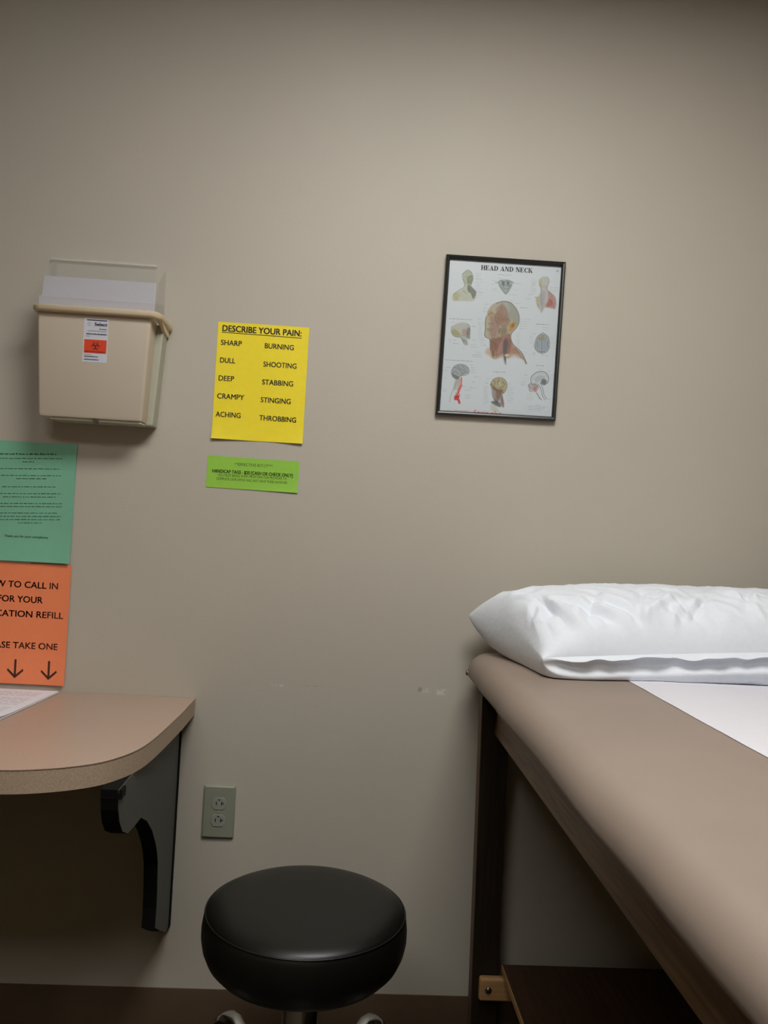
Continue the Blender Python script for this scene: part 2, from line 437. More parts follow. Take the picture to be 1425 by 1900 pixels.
BZ = DT - DTH
prof_b = [(0.0, BZ), (0.0, 0.262), (0.028, 0.262), (0.085, 0.292), (0.150, 0.330), (0.148, 0.37), (0.152, 0.408), (0.164, 0.471), (0.182, 0.505), (0.205, 0.534), (0.246, 0.574), (0.300, 0.612), (0.355, 0.638),
          (0.40, 0.640), (0.455, 0.645), (0.495, 0.664), (0.518, 0.688), (0.530, 0.712), (0.534, 0.735), (0.535, BZ)]
for xb in (-0.349, -1.30):
    br = MB().prism(prof_b, lambda p: (xb - 0.030, -0.012 - p[0], p[1]), lambda p: (xb - 0.0012, -0.012 - p[0], p[1])).build('bracket', M['bracket_edge'], desk)
    MB().prism([(a, b) for a, b in prof_b], lambda p: (xb - 0.0012, -0.0125 - p[0] * 0.998, p[1]), lambda p: (xb, -0.0125 - p[0] * 0.998, p[1])).build('side_panel', M['bracket'], br)
    MB().box((xb - 0.029, -0.546, BZ - 0.016), (xb + 0.005, -0.520, BZ - 0.0005)).build('top_plate', M['bracket_edge'], br)
    MB().box((xb - 0.034, -0.012, 0.258), (xb + 0.003, -0.001, BZ)).build('wall_cleat', M['bracket_edge'], br)

# handouts on the desk
random.seed(3)
for i in range(4):
    dx, rz = random.uniform(-0.002, 0.002), random.uniform(-0.6, 0.6)
    z0 = DT + 0.0006 + i * 0.0015
    a = math.radians(-4.0 + rz); cx, cy = -0.6285 + dx, -0.020
    bend = 0.004 if i == 3 else 0.0
    def put(u, v, cx=cx, cy=cy, a=a, z0=z0, bend=bend):    # u from the right edge leftwards, v from the wall outwards
        return (cx - u * math.cos(a) + v * math.sin(a) * 1.4, cy - v * math.cos(a) - u * math.sin(a) * 0.2,
                z0 + bend * max(0, (v - 0.20) / 0.08) ** 2)
    order = ('bottom sheet', 'second sheet up', 'sheet right under the topmost', 'top sheet')[i]
    lab = 'white printed handout lying topmost on the pile on the beige desk' if i == 3 else f'white paper handout, {order} of the pile on the desk'
    t = thing('handout', (cx - 0.108, cy - 0.14, z0), lab, 'paper', 'handouts piled on the desk')
    MB().grid(6, 12, lambda p, q: put(p * 0.2159, q * 0.2794), (0, 0, 0.0011)).build('paper', M['white'], t, smooth=True, angle=30)
    if i == 3:
        tm = MB()
        r2 = random.Random(5)
        for row in range(15):
            v = 0.03 + row * 0.0145
            if row in (3, 9): continue
            u = 0.022
            while u < 0.195:
                wd = r2.uniform(0.008, 0.022)
                pp = [put(u, v), put(u + wd, v), put(u + wd, v + 0.0035), put(u, v + 0.0035)]
                tm.add([(q[0], q[1], q[2] + 0.0012) for q in pp], [(0, 3, 2, 1)]); u += wd + 0.004
        tm.build('printed_lines', M['ink_pale'], t)

# ------------------------------------------------------------------ paper notices on the wall
# yellow sheet
ys = Sheet(-0.3180, 1.3985, 0.2140, 0.2765, 0.0, lambda a, b: 0.0065 * max(0, 1 - b / 0.16) ** 2 * (abs(a - 0.52) * 2) ** 1.6 + 0.0022 * max(0, (a - 0.8) / 0.2) ** 2 * b + 0.0006 * math.sin(a * 7 + b * 4) + 0.0006)
yt = ys.root('pain_notice', 'bright yellow paper notice of pain words with an underlined heading', 'paper notice')
ys.mesh(M['yellow'], yt)
# crop pixels of the yellow sheet -> metres
def ycv(px, py):
    a = (px - 235 + (py - 145) * 0.0482) / 890.5; b = 1 - (py - 145 - (px - 235) * 0.0575) / 1142.0
    return a * ys.w, b * ys.h
im = MB()
def ytext(t, x0, x1, y0, y1, cap, bold=0.012):
    u0, v0 = ycv(x0, y0); u1, v1 = ycv(x1, y1)
    add_text(im, t, u0, u1, v0, cap / 1142 * ys.h, ys.ink(), bold, v1)
ytext('DESCRIBE YOUR PAIN:', 276, 1046, 237, 284, 58, 0.016)
u0, v0 = ycv(270, 245); u1, v1 = ycv(1050, 298)
for k in range(12):
    a, b = k / 12, (k + 1) / 12
    P = lambda t, d: ys.at(u0 + (u1 - u0) * t, v0 + (v1 - v0) * t + d, 0.0004)
    im.add([P(a, -0.0016), P(b, -0.0016), P(b, 0), P(a, 0)], [(0, 1, 2, 3)])
for t, x0, x1, y0, y1 in (('SHARP', 262, 463, 372, 384), ('BURNING', 690, 972, 402, 420), ('DULL', 256, 401, 544, 553), ('SHOOTING', 678, 1000, 581, 601),
                          ('DEEP', 244, 392, 720, 728), ('STABBING', 667, 969, 755, 775), ('CRAMPY', 232, 491, 894, 910), ('STINGING', 655, 946, 929, 948),
                          ('ACHING', 219, 459, 1071, 1086), ('THROBBING', 643, 1001, 1104, 1128)):
    ytext(t, x0, x1, y0, y1, 49)
im.build('lettering', M['ink'], yt)

# lime slip
gs = Sheet(-0.3245, 1.2838, 0.2152, 0.0745, -0.55, lambda a, b: 0.003 * max(0, 1 - b / 0.4) ** 2 * a ** 3 + 0.0006)
gt = gs.root('handicap_tag_slip', 'small lime green paper slip below the yellow notice', 'paper slip')
gs.mesh(M['lime'], gt)
def gcv(px, py):
    a = (px - 130 + (py - 1450) * 0.035) / 897; b = 1 - (py - 1450 - (px - 130) * 0.0715) / 311
    return a * gs.w, b * gs.h
im = MB()
def gtext(mb, t, x0, x1, y0, y1, cap, bold=0.0):
    u0, v0 = gcv(x0, y0); u1, v1 = gcv(x1, y1)
    add_text(mb, t, u0, u1, v0, cap / 311 * gs.h, gs.ink(), bold, v1)
gtext(im, 'HANDICAP TAGS - $20 [CASH OR CHECK ONLY]', 178, 960, 1617, 1668, 32, 0.014)
im.build('bold_lettering', M['ink'], gt)
im = MB()
gtext(im, '**EFFECTIVE 8/7/17***', 392, 762, 1553, 1573, 28)
gtext(im, 'YOU MUST BRING FORM FROM DMV FOR PROVIDER TO', 232, 903, 1655, 1695, 24)
gtext(im, 'COMPLETE. OUR OFFICE WILL NOT HAVE THESE ANYMORE', 220, 910, 1690, 1736, 24)
im.build('lettering', M['ink_lime'], gt)

# mint sheet (runs out of the picture on the left)
ms = Sheet(-0.842, 1.0870, 0.2162, 0.2775, 0.0, lambda a, b: 0.007 * max(0, 1 - b / 0.3) ** 2 + 0.004 * max(0, (a - 0.7) / 0.3) ** 2 + 0.0006)
mt = ms.root('policy_notice', 'mint green paper notice of small print above the orange one', 'paper notice')
ms.mesh(M['mint'], mt)
def mcv(px, py):      # crop pixels (8.087 per photo pixel), sheet's upper right corner at (1165, 85)
    a = 1 - (1165 - px - (py - 85) * 0.0935) / 1385.0; b = 1 - (py - 85 + (1165 - px) * 0.052) / 1785.0
    return a * ms.w, b * ms.h
im = MB(); r2 = random.Random(11)
def greek(mb, x0, x1, y, hgt):      # print too small to read: word-long dashes
    x = x0
    while x < x1 - 10:
        wd = min(r2.uniform(22, 95), x1 - x)
        n = max(1, int(wd / 14))
        for k in range(n):
            h = hgt * r2.uniform(0.55, 1.0)
            p = [mcv(x + wd * k / n + 1.5, y), mcv(x + wd * (k + 1) / n - 1.5, y)]
            dh = h / 1785 * ms.h
            mb.add([ms.at(p[0][0], p[0][1], 0.0004), ms.at(p[1][0], p[1][1], 0.0004), ms.at(p[1][0], p[1][1] + dh, 0.0004), ms.at(p[0][0], p[0][1] + dh, 0.0004)], [(0, 1, 2, 3)])
        x += wd + 14
tt = MB(); greek(tt, 20, 850, 240, 26); tt.build('heading_print', M['ink_green'], mt)
for x0, x1, y in ((-210, 960, 302), (345, 520, 352), (-170, 890, 455), (-130, 910, 555), (245, 690, 602), (40, 820, 725), (-90, 900, 825), (45, 845, 875),
                  (-210, 905, 972), (-210, 905, 1018), (-110, 830, 1115), (-210, 890, 1165), (-200, 870, 1212), (250, 600, 1262)):
    greek(im, x0, x1, y, 15)
u0, v0 = mcv(48, 1462); u1, v1 = mcv(690, 1490)
add_text(im, 'Thank you for your compliance.', u0, u1, v0, 34 / 1785 * ms.h, ms.ink(), 0.012, v1)
im.build('small_print', M['ink_green'], mt)

# white sheet peeping out between the mint and orange ones
wsht = Sheet(-0.93, 0.93, 0.213, 0.1565, -0.3, lambda a, b: 0.0, 0.0008)
wr = wsht.mesh(M['white'], None, 'paper_sheet'); tag(wr, 'white paper sheet edge showing between mint and orange notices', 'paper')

# orange sheet
osh = Sheet(-0.8385, 0.8035, 0.2165, 0.2790, 0.0, lambda a, b: 0.0035 * max(0, (a - 0.75) / 0.25) ** 2 + 0.003 * max(0, 1 - b / 0.3) ** 2 + 0.0012)
ot = osh.root('refill_notice', 'orange paper notice with large print and arrows above the desk', 'paper notice')
osh.mesh(M['orange'], ot)
def ocv(px, py):      # 6.13 per photo pixel, upper right corner (825, 130), lower right (730, 1490)
    a = 1 - (825 - px - (py - 130) * 0.070) / 1050.0; b = 1 - (py - 130 + (825 - px) * 0.054) / 1362.0
    return a * osh.w, b * osh.h
im = MB()
def otext(t, x0, x1, y0, y1, cap=70):
    u0, v0 = ocv(x0, y0); u1, v1 = ocv(x1, y1)
    add_text(im, t, u0, u1, v0, cap / 1362 * osh.h, osh.ink(), 0.010, v1)
otext('HOW TO CALL IN', -172, 668, 352, 398)
otext('FOR YOUR', 5, 496, 527, 556)
otext('MEDICATION REFILL', -270, 724, 680, 732)
otext('PLEASE TAKE ONE', -180, 656, 1042, 1084)
for cx, cy in ((-185, 1168), (190, 1185), (560, 1207)):
    u, v = ocv(cx + 5, cy); ub, vb = ocv(cx - 5, cy + 205)
    s2 = 165 / 2 / 1050 * osh.w; t = 0.0024
    P = osh.ink()
    im.add([P(u - t, v), P(ub - t, vb + 0.003), P(ub + t, vb + 0.003), P(u + t, v)], [(0, 1, 2, 3)])
    for sg in (-1, 1):
        im.add([P(ub, vb - 0.0015), P(ub, vb + 0.0055), P(ub + sg * s2, vb + 0.021), P(ub + sg * (s2 + 0.0018), vb + 0.0165)], [(0, 1, 2, 3) if sg < 0 else (3, 2, 1, 0)])
im.build('lettering', M['ink_brown'], ot)

# ------------------------------------------------------------------ sharps container on the wall
sh = thing('sharps_container', (-0.565, 0.0, 1.415), 'beige sharps disposal box with translucent lid mounted on the wall', 'sharps box')
FY = -0.100
def face_y(z): return FY + (1.644 - z) / 0.23 * 0.004
body = MB()
def ring_b(z, xl, xr, y0, y1, r=0.007, n=5):
    pts = []
    for (cx, cy, a0) in ((xl + r, y0 + r, math.pi), (xr - r, y0 + r, 1.5 * math.pi)):
        for k in range(n + 1):
            a = a0 + k / n * math.pi / 2; pts.append((cx + r * math.cos(a), cy + r * math.sin(a), z))
    return pts + [(xr, y1, z), (xl, y1, z)]
lev = [(1.417, -0.680, -0.467, -0.088), (1.419, -0.686, -0.461, -0.093), (1.424, -0.6880, -0.4592, -0.0955), (1.66, -0.702, -0.450, -0.101)]
rings = [ring_b(z, a, b, y, -0.046) for z, a, b, y in lev]
k = len(rings[0]); vs = [p for r_ in rings for p in r_]
fs = [(i * k + q, i * k + (q + 1) % k, (i + 1) * k + (q + 1) % k, (i + 1) * k + q) for i in range(len(rings) - 1) for q in range(k)]
fs += [tuple(range(k))[::-1], tuple(range((len(rings) - 1) * k, len(rings) * k))]
body.add(vs, fs).build('container', M['tan'], sh, smooth=True, angle=35)
# grey wall bracket that holds the container
MB().hexa([(-0.668, -0.0465, 1.414), (-0.446, -0.0465, 1.414), (-0.446, -0.001, 1.414), (-0.668, -0.001, 1.414),
           (-0.688, -0.0465, 1.648), (-0.433, -0.0465, 1.648), (-0.433, -0.001, 1.648), (-0.688, -0.001, 1.648)]).build('wall_bracket', M['cabinet'], sh, bevel=0.003)
lk = MB().box((-0.662, -0.088, 1.4125), (-0.462, -0.047, 1.4172)).build('bottom_tray', M['cabinet'], sh, bevel=0.001)
MB().lathe([(0.0, -0.004), (0.006, -0.004), (0.006, 0.004)], (-0.562, -0.088, 1.4135), 16, 'y').build('lock', M['steel'], lk)
# rim: cream lip round the mouth, bending down at its wall end
rimp = MB()
def rsec(i): return [(-0.008, -0.0075), (0.006, -0.0075), (0.009, -0.004), (0.009, 0.004), (0.004, 0.0065), (-0.008, 0.0065)]
rimp.sweep([(-0.700, -0.006, 1.656), (-0.702, -0.090, 1.656), (-0.700, -0.101, 1.656), (-0.690, -0.107, 1.656), (-0.450, -0.107, 1.6565), (-0.440, -0.103, 1.6565), (-0.4360, -0.092, 1.656), (-0.431, -0.006, 1.650)],
           rsec)
rimp.build('rim', M['rim'], sh, smooth=True, angle=50)
MB().hexa([(-0.438, -0.050, 1.632), (-0.430, -0.050, 1.632), (-0.430, -0.003, 1.626), (-0.438, -0.003, 1.626),
           (-0.438, -0.085, 1.650), (-0.430, -0.085, 1.650), (-0.430, -0.003, 1.645), (-0.438, -0.003, 1.645)]).build('rim_flap', M['rim'], sh, bevel=0.001)
# lid: lower band, front panel, sides and tall clear back
lid = MB()
lid.box((-0.699, -0.0985, 1.662), (-0.445, -0.0965, 1.6835))
lid.box((-0.697, -0.0965, 1.6815), (-0.447, -0.088, 1.6835))
lid.hexa([(-0.697, -0.0895, 1.6835), (-0.447, -0.0895, 1.6835), (-0.447, -0.0875, 1.6835), (-0.697, -0.0875, 1.6835),
          (-0.697, -0.0815, 1.7335), (-0.449, -0.0815, 1.7335), (-0.449, -0.0795, 1.7335), (-0.697, -0.0795, 1.7335)])
lidb = lid.build('lid', M['lid'], sh, bevel=0.0006)
for x in (-0.6985, -0.4455):
    sd = MB().prism([(-0.0965, 1.663), (-0.080, 1.7335), (-0.006, 1.790), (-0.004, 1.663)], lambda p: (x - 0.001, p[0], p[1]), lambda p: (x + 0.001, p[0], p[1]))
    sd.build('lid_side', M['lid_clear'], lidb)
bk = MB().box((-0.7105, -0.007, 1.665), (-0.4665, -0.005, 1.794))
bk.build('lid_back', M['lid_clear'], lidb)
MB().box((-0.7105, -0.0085, 1.7925), (-0.4665, -0.004, 1.7955)).build('lid_back_edge', M['lid_rim'], lidb)
# label
# follow the tapered front face exactly
def front_y(z): return -0.0955 + (z - 1.424) / (1.66 - 1.424) * (-0.101 + 0.0955)
def lab_at(u, v, off=0.0):
    z = 1.5425 + v
    return (-0.5965 + u, front_y(z) - 0.0004 - off, z)
LW, LH = 0.0535, 0.0975
lb = MB().grid(1, 1, lambda a, b: lab_at(a * LW, b * LH), (0, 0.0003, 0)).build('label', M['label_white'], sh)
rd = MB(); rd.add([lab_at(0.0025, 0.0205, 0.0002), lab_at(0.0515, 0.0205, 0.0002), lab_at(0.0515, 0.0505, 0.0002), lab_at(0.0025, 0.0505, 0.0002)], [(0, 1, 2, 3)])
rd.build('warning_panel', M['label_red'], lb)
bio = MB(); P = lambda u, v: lab_at(u, v, 0.0004)
def arc_band(mb, cu, cv, r0, r1, a0, a1, n=20):
    for i in range(n):
        A, B = math.radians(a0 + (a1 - a0) * i / n), math.radians(a0 + (a1 - a0) * (i + 1) / n)
        mb.add([P(cu + r0 * math.cos(A), cv + r0 * math.sin(A)), P(cu + r1 * math.cos(A), cv + r1 * math.sin(A)), P(cu + r1 * math.cos(B), cv + r1 * math.sin(B)), P(cu + r0 * math.cos(B), cv + r0 * math.sin(B))], [(0, 1, 2, 3)])
bu, bv = 0.0275, 0.0365
for kk in range(3):
    a = 90 + 120 * kk; ca, sa = math.cos(math.radians(a)), math.sin(math.radians(a))
    arc_band(bio, bu + 0.0052 * ca, bv + 0.0052 * sa, 0.0041, 0.0056, a + 35, a + 325, 24)
arc_band(bio, bu, bv, 0.0050, 0.0059, 0, 360, 30)
arc_band(bio, bu, bv, 0.0, 0.0016, 0, 360, 12)
add_text(bio, 'BIOHAZARD', 0.006, 0.048, 0.0222, 0.0030, P, 0.01)
bio.build('biohazard_mark', M['ink'], lb)
nv = MB(); add_text(nv, 'Select', 0.0235, 0.0505, 0.0815, 0.0072, P, 0.02)
arc_band(nv, 0.0115, 0.0845, 0.0028, 0.0034, 20, 340, 14)
add_rect(nv, 0.006, 0.0925, 0.050, 0.0945, P)
r3 = random.Random(2)
def dashes(mb, u0, u1, v, h):
    u = u0
    while u < u1:
        wd = min(r3.uniform(0.0012, 0.003), u1 - u); add_rect(mb, u, v, u + wd, v + h * r3.uniform(0.7, 1), P); u += wd + 0.0006
dashes(nv, 0.034, 0.050, 0.0735, 0.0020); dashes(nv, 0.006, 0.051, 0.0615, 0.0030)
dashes(nv, 0.004, 0.034, 0.0115, 0.0026); dashes(nv, 0.004, 0.036, 0.0050, 0.0026)
nv.build('lettering', M['ink_navy'], lb)
gr = MB(); dashes(gr, 0.009, 0.050, 0.0690, 0.0017); dashes(gr, 0.005, 0.014, 0.0570, 0.0014); dashes(gr, 0.004, 0.020, 0.0165, 0.0014)
gr.build('small_print', M['ink_grey'], lb)

# ------------------------------------------------------------------ electrical outlet
ou = thing('wall_outlet', (-0.2495, 0.0, 0.465), 'grey duplex electrical outlet with cover plate low on the wall', 'electrical outlet')
ox, oz = -0.2495, 0.527
pl = MB()
def rr(hw, hh, r, y, n=4):
    pts = []
    for cx, cz, a0 in ((hw - r, hh - r, 0), (-hw + r, hh - r, 90), (-hw + r, -hh + r, 180), (hw - r, -hh + r, 270)):
        for k_ in range(n + 1):
            a = math.radians(a0 + 90 * k_ / n); pts.append((ox + cx + r * math.cos(a), y, oz + cz + r * math.sin(a)))
    return pts
R = [rr(0.037, 0.061, 0.003, -0.0002), rr(0.037, 0.061, 0.003, -0.0035), rr(0.0362, 0.0602, 0.003, -0.0055), rr(0.0335, 0.0575, 0.003, -0.0072)]
k = len(R[0])
pl.add([p for r_ in R for p in r_], [(i * k + q, (i + 1) * k + q, (i + 1) * k + (q + 1) % k, i * k + (q + 1) % k) for i in range(3) for q in range(k)] + [tuple(range(k)), tuple(range(3 * k, 4 * k))[::-1]])
pl.build('cover_plate', M['plate'], ou, smooth=True, angle=20)
for dz in (0.0195, -0.0195):
    rc = MB(); pts = []
    for q in range(40):
        a = 2 * math.pi * q / 40; pts.append((0.0170 * math.cos(a), max(-0.0142, min(0.0142, 0.0172 * math.sin(a)))))
    rc.prism(pts, lambda p: (ox + p[0], -0.0070, oz + dz + p[1]), lambda p: (ox + p[0] * 0.97, -0.0086, oz + dz + p[1] * 0.97))
    rco = rc.build('receptacle', M['socket'], ou, bevel=0.0004)
    sl = MB()
    for (cx, cz, hw, hh) in ((-0.0062, 0.001, 0.0011, 0.0040), (0.0062, 0.001, 0.0011, 0.0046), (0.0090, 0.001, 0.0026, 0.0010)):
        sl.box((ox + cx - hw, -0.0089, oz + dz + cz - hh), (ox + cx + hw, -0.0080, oz + dz + cz + hh))
    gp = [(0.0028 * math.cos(math.radians(a)), 0.0104 + 0.0028 * math.sin(math.radians(a))) for a in range(180, 361, 15)]
    sl.prism(gp, lambda p: (ox + p[0], -0.0080, oz + dz + p[1]), lambda p: (ox + p[0], -0.0089, oz + dz + p[1]))
    sl.build('slots', M['slot'], rco)
MB().lathe([(0.0, -0.0012), (0.0026, -0.0010), (0.0030, 0.0)], (ox, -0.0072, oz), 16, 'y').build('screw', M['socket'], ou)

# ------------------------------------------------------------------ framed anatomical chart
fx, fz, FW, FH, fa = 0.2065, 1.4875, 0.2885, 0.3825, 0.0
pf = thing('framed_chart', (0.352, 0.0, 1.486), 'black framed anatomical wall chart with heads and necks', 'framed poster')
fang = math.radians(0.35)
sk = 0.0048 / 0.3825      # the frame hangs a touch askew
def f_at(u, v, y):
    return (fx + u * math.cos(fang) + v * sk, y, fz + u * math.sin(fang) + v * math.cos(fang))
fr = MB(); fw, fd = 0.0095, 0.016
# four mitred sticks with a rounded section, one mesh
outer = [(0, 0), (FW, 0), (FW, FH), (0, FH)]
def inset(d): return [(d, d), (FW - d, d), (FW - d, FH - d), (d, FH - d)]
levels = [(0.0, -0.0010), (0.0, -0.011), (0.0012, -0.0145), (0.0035, -0.016), (0.0068, -0.0150), (0.0095, -0.0115), (0.0095, -0.0030)]
vs = [f_at(u, v, y) for d, y in levels for (u, v) in inset(d)]
fr.add(vs, [(i * 4 + q, i * 4 + (q + 1) % 4, (i + 1) * 4 + (q + 1) % 4, (i + 1) * 4 + q) for i in range(len(levels) - 1) for q in range(4)])
fr.build('frame', M['frame'], pf)
back = MB(); back.add([f_at(u, v, y) for y in (-0.001, -0.004) for (u, v) in inset(0.004)], [(0, 1, 2, 3), (7, 6, 5, 4), (0, 4, 5, 1), (1, 5, 6, 2), (2, 6, 7, 3), (3, 7, 4, 0)])
back.build('backing_board', M['frame'], pf)

# --- the print: painted on a fine grid of vertices, in the chart's own coordinates
GW, GH = 396, 528
PU0, PV0, PW, PH = 0.0088, 0.0088, FW - 0.0176, FH - 0.0176
PAPER = np.array((0.545, 0.60, 0.635))
img = np.ones((GH + 1, GW + 1, 3)) * PAPER
yy, xx = np.mgrid[0:GH + 1, 0:GW + 1].astype(float)
def cpt(p):                     # layout points (0..1425 x 0..1794) -> grid
    x, y = p
    u = (x - 220 + (y - 125) * 0.0671) / 1095.0; v = (y - 125 - (x - 220) * 0.0731) / 1415.0
    return (u * GW, v * GH)
def catmull(pts, closed, n=5):
    P = [np.array(p, float) for p in pts]; out = []; m = len(P)
    rng = range(m) if closed else range(m - 1)
    for i in rng:
        if closed: p0, p1, p2, p3 = P[i - 1], P[i], P[(i + 1) % m], P[(i + 2) % m]
        else: p0, p1, p2, p3 = P[max(i - 1, 0)], P[i], P[i + 1], P[min(i + 2, m - 1)]
        for k_ in range(n):
            t = k_ / n
            out.append(0.5 * (2 * p1 + (p2 - p0) * t + (2 * p0 - 5 * p1 + 4 * p2 - p3) * t * t + (3 * p1 - p0 - 3 * p2 + p3) * t ** 3))
    if not closed: out.append(P[-1])
    return out
rngn = np.random.default_rng(4)
grain = rngn.random((GH + 1, GW + 1))
grain = (grain + np.roll(grain, 1, 0) + np.roll(grain, 1, 1) + np.roll(grain, 2, 0)) / 4
def seg_dist(pts, closed, x0, x1, y0, y1):
    X, Y = xx[y0:y1, x0:x1], yy[y0:y1, x0:x1]; d = np.full(X.shape, 1e9); ins_ = np.zeros(X.shape, bool)
    n = len(pts)
    for i in range(n if closed else n - 1):
        a, b = pts[i], pts[(i + 1) % n]; ab = b - a; L = max(ab @ ab, 1e-9)
        t = np.clip(((X - a[0]) * ab[0] + (Y - a[1]) * ab[1]) / L, 0, 1)
        d = np.minimum(d, np.hypot(X - a[0] - t * ab[0], Y - a[1] - t * ab[1]))
        if closed:
            c = (a[1] > Y) != (b[1] > Y)
            with np.errstate(divide='ignore', invalid='ignore'):
                xi = a[0] + (Y - a[1]) * ab[0] / (ab[1] if abs(ab[1]) > 1e-9 else 1e-9)
            ins_ ^= c & (X < xi)
    return d, ins_
def bounds(pts, pad):
    a = np.array(pts); return (max(0, int(a[:, 0].min() - pad)), min(GW + 1, int(a[:, 0].max() + pad + 2)), max(0, int(a[:, 1].min() - pad)), min(GH + 1, int(a[:, 1].max() + pad + 2)))
def blend(al, col, x0, x1, y0, y1):
    g = 0.75 + 0.5 * grain[y0:y1, x0:x1]
    al = np.clip(al * g, 0, 1)[..., None]
    img[y0:y1, x0:x1] = img[y0:y1, x0:x1] * (1 - al) + np.array(col) * al
def fill(pts, col, a=0.8, soft=2.0, tr=cpt):
    if col is not PAPER: col = tuple(c ** 1.42 for c in col); soft *= 1.1; a = min(1, a * 1.12)
    p = catmull([tr(q) for q in pts], True); x0, x1, y0, y1 = bounds(p, soft + 1)
    if x1 <= x0 or y1 <= y0: return
    d, i_ = seg_dist(p, True, x0, x1, y0, y1); sd_ = np.where(i_, d, -d)
    t = np.clip((sd_ + soft) / (2 * soft), 0, 1); blend(a * t * t * (3 - 2 * t), col, x0, x1, y0, y1)
def line(pts, col, wd=1.2, a=0.8, tr=cpt):
    a = min(1, a * 1.35); wd = wd * 1.15
    p = catmull([tr(q) for q in pts], False); x0, x1, y0, y1 = bounds(p, wd + 2)
    if x1 <= x0 or y1 <= y0: return
    d, _ = seg_dist(p, False, x0, x1, y0, y1); blend(a * np.clip(wd * 0.6 + 0.5 - d, 0, 1), col, x0, x1, y0, y1)
def micro(x0, y0, x1, rows, dy=20, a=0.42, col=(0.20, 0.23, 0.28)):
    for r_ in range(rows):
        y = y0 + r_ * dy; e = x1 - rngn.random() * (x1 - x0) * 0.35
        x = x0
        while x < e:
            wd = 12 + rngn.random() * 34; line([(x, y + (x - x0) * 0.07), (min(x + wd, e), y + (min(x + wd, e) - x0) * 0.07)], col, 0.9, a * (0.7 + 0.6 * rngn.random())); x += wd + 9
DK, GRN, YEL = (0.10, 0.10, 0.09), (0.24, 0.30, 0.22), (0.50, 0.47, 0.22)
RED, MUS, BRN, BONE, BLU = (0.52, 0.10, 0.08), (0.33, 0.17, 0.13), (0.20, 0.12, 0.08), (0.52, 0.50, 0.40), (0.16, 0.19, 0.24)
# figure: bust seen from the front (upper left)
fill([(345, 270), (395, 232), (440, 260), (448, 310), (432, 360), (405, 378), (365, 355), (346, 310)], (0.44, 0.47, 0.33), 0.75)
fill([(395, 300), (445, 280), (446, 330), (425, 372), (400, 378)], GRN, 0.6)
fill([(365, 355), (420, 365), (430, 410), (475, 445), (460, 515), (350, 520), (255, 510), (262, 450), (330, 415), (362, 390)], (0.48, 0.49, 0.34), 0.55, 4)
fill([(395, 378), (425, 380), (480, 440), (450, 500), (425, 450), (398, 430)], (0.14, 0.18, 0.14), 0.65)
fill([(255, 460), (300, 440), (320, 470), (290, 510), (258, 505)], YEL, 0.55, 5)
for p in ([(345, 270), (395, 232), (440, 262)], [(346, 310), (365, 355), (362, 390), (300, 425), (256, 465)], [(448, 310), (430, 366), (436, 405), (478, 442)], [(375, 296), (390, 292)], [(410, 292), (428, 290)], [(398, 300), (394, 330), (404, 332)], [(385, 348), (412, 348)], [(290, 500), (302, 508)], [(400, 385), (410, 430)], [(350, 420), (385, 450)]):
    line(p, DK, 1.1, 0.65)
micro(470, 268, 535, 3); micro(475, 318, 545, 9, 21); micro(500, 440, 570, 1)
# figure: vertebra / voice box (upper middle)
fill([(690, 350), (730, 325), (790, 330), (830, 350), (820, 400), (770, 460), (715, 410)], (0.30, 0.36, 0.32), 0.6, 3)
for p in ([(690, 352), (725, 330), (750, 350), (780, 330), (835, 350)], [(700, 370), (720, 400), (765, 462)], [(822, 372), (800, 410), (768, 462)], [(735, 345), (745, 380), (735, 400)], [(785, 345), (790, 375), (800, 395)], [(720, 375), (815, 380)], [(745, 410), (790, 412)], [(690, 355), (660, 350)], [(832, 352), (848, 362)]):
    line(p, (0.10, 0.15, 0.13), 1.3, 0.7)
fill([(725, 345), (755, 350), (750, 375), (728, 372)], (0.14, 0.22, 0.19), 0.6, 2); fill([(775, 345), (800, 345), (800, 372), (778, 372)], (0.14, 0.22, 0.19), 0.6, 2)
micro(630, 330, 680, 1); micro(620, 365, 670, 1); micro(640, 408, 685, 2, 14); micro(855, 360, 935, 1, a=.45); micro(850, 420, 890, 1); micro(800, 465, 880, 1, a=.45); micro(690, 312, 720, 1); micro(680, 440, 720, 1)
micro(688, 277, 830, 1, a=0.6)
# figure: nape and back (upper right)
fill([(1090, 330), (1130, 300), (1175, 310), (1188, 350), (1170, 395), (1110, 400), (1092, 370)], (0.52, 0.54, 0.48), 0.7)
fill([(1088, 345), (1110, 325), (1120, 380), (1100, 400)], YEL, 0.55, 3)
fill([(1110, 395), (1170, 390), (1180, 430), (1240, 490), (1255, 560), (1245, 605), (1180, 585), (1140, 600), (1115, 640), (1090, 600), (1060, 520), (1100, 460)], (0.50, 0.46, 0.44), 0.6, 3)
fill([(1180, 440), (1240, 490), (1253, 560), (1240, 600), (1170, 590), (1150, 570), (1180, 520)], (0.50, 0.26, 0.20), 0.6, 4)
fill([(1190, 510), (1225, 540), (1200, 580), (1165, 580)], (0.44, 0.12, 0.09), 0.45, 4)
fill([(1110, 450), (1150, 450), (1140, 560), (1118, 630), (1108, 560)], (0.42, 0.45, 0.48), 0.6, 3)
fill([(1060, 500), (1090, 490), (1095, 560), (1085, 600), (1068, 560)], YEL, 0.5, 4)
for p in ([(1168, 302), (1188, 340), (1172, 390), (1166, 420), (1200, 455), (1245, 490), (1256, 570)], [(1092, 370), (1108, 400), (1112, 440)], [(1180, 510), (1215, 545), (1205, 580)], [(1050, 490), (1070, 500)], [(1075, 560), (1090, 580)], [(1105, 455), (1112, 560)], [(1215, 545), (1240, 600)]):
    line(p, (0.22, 0.12, 0.09), 1.2, 0.65)
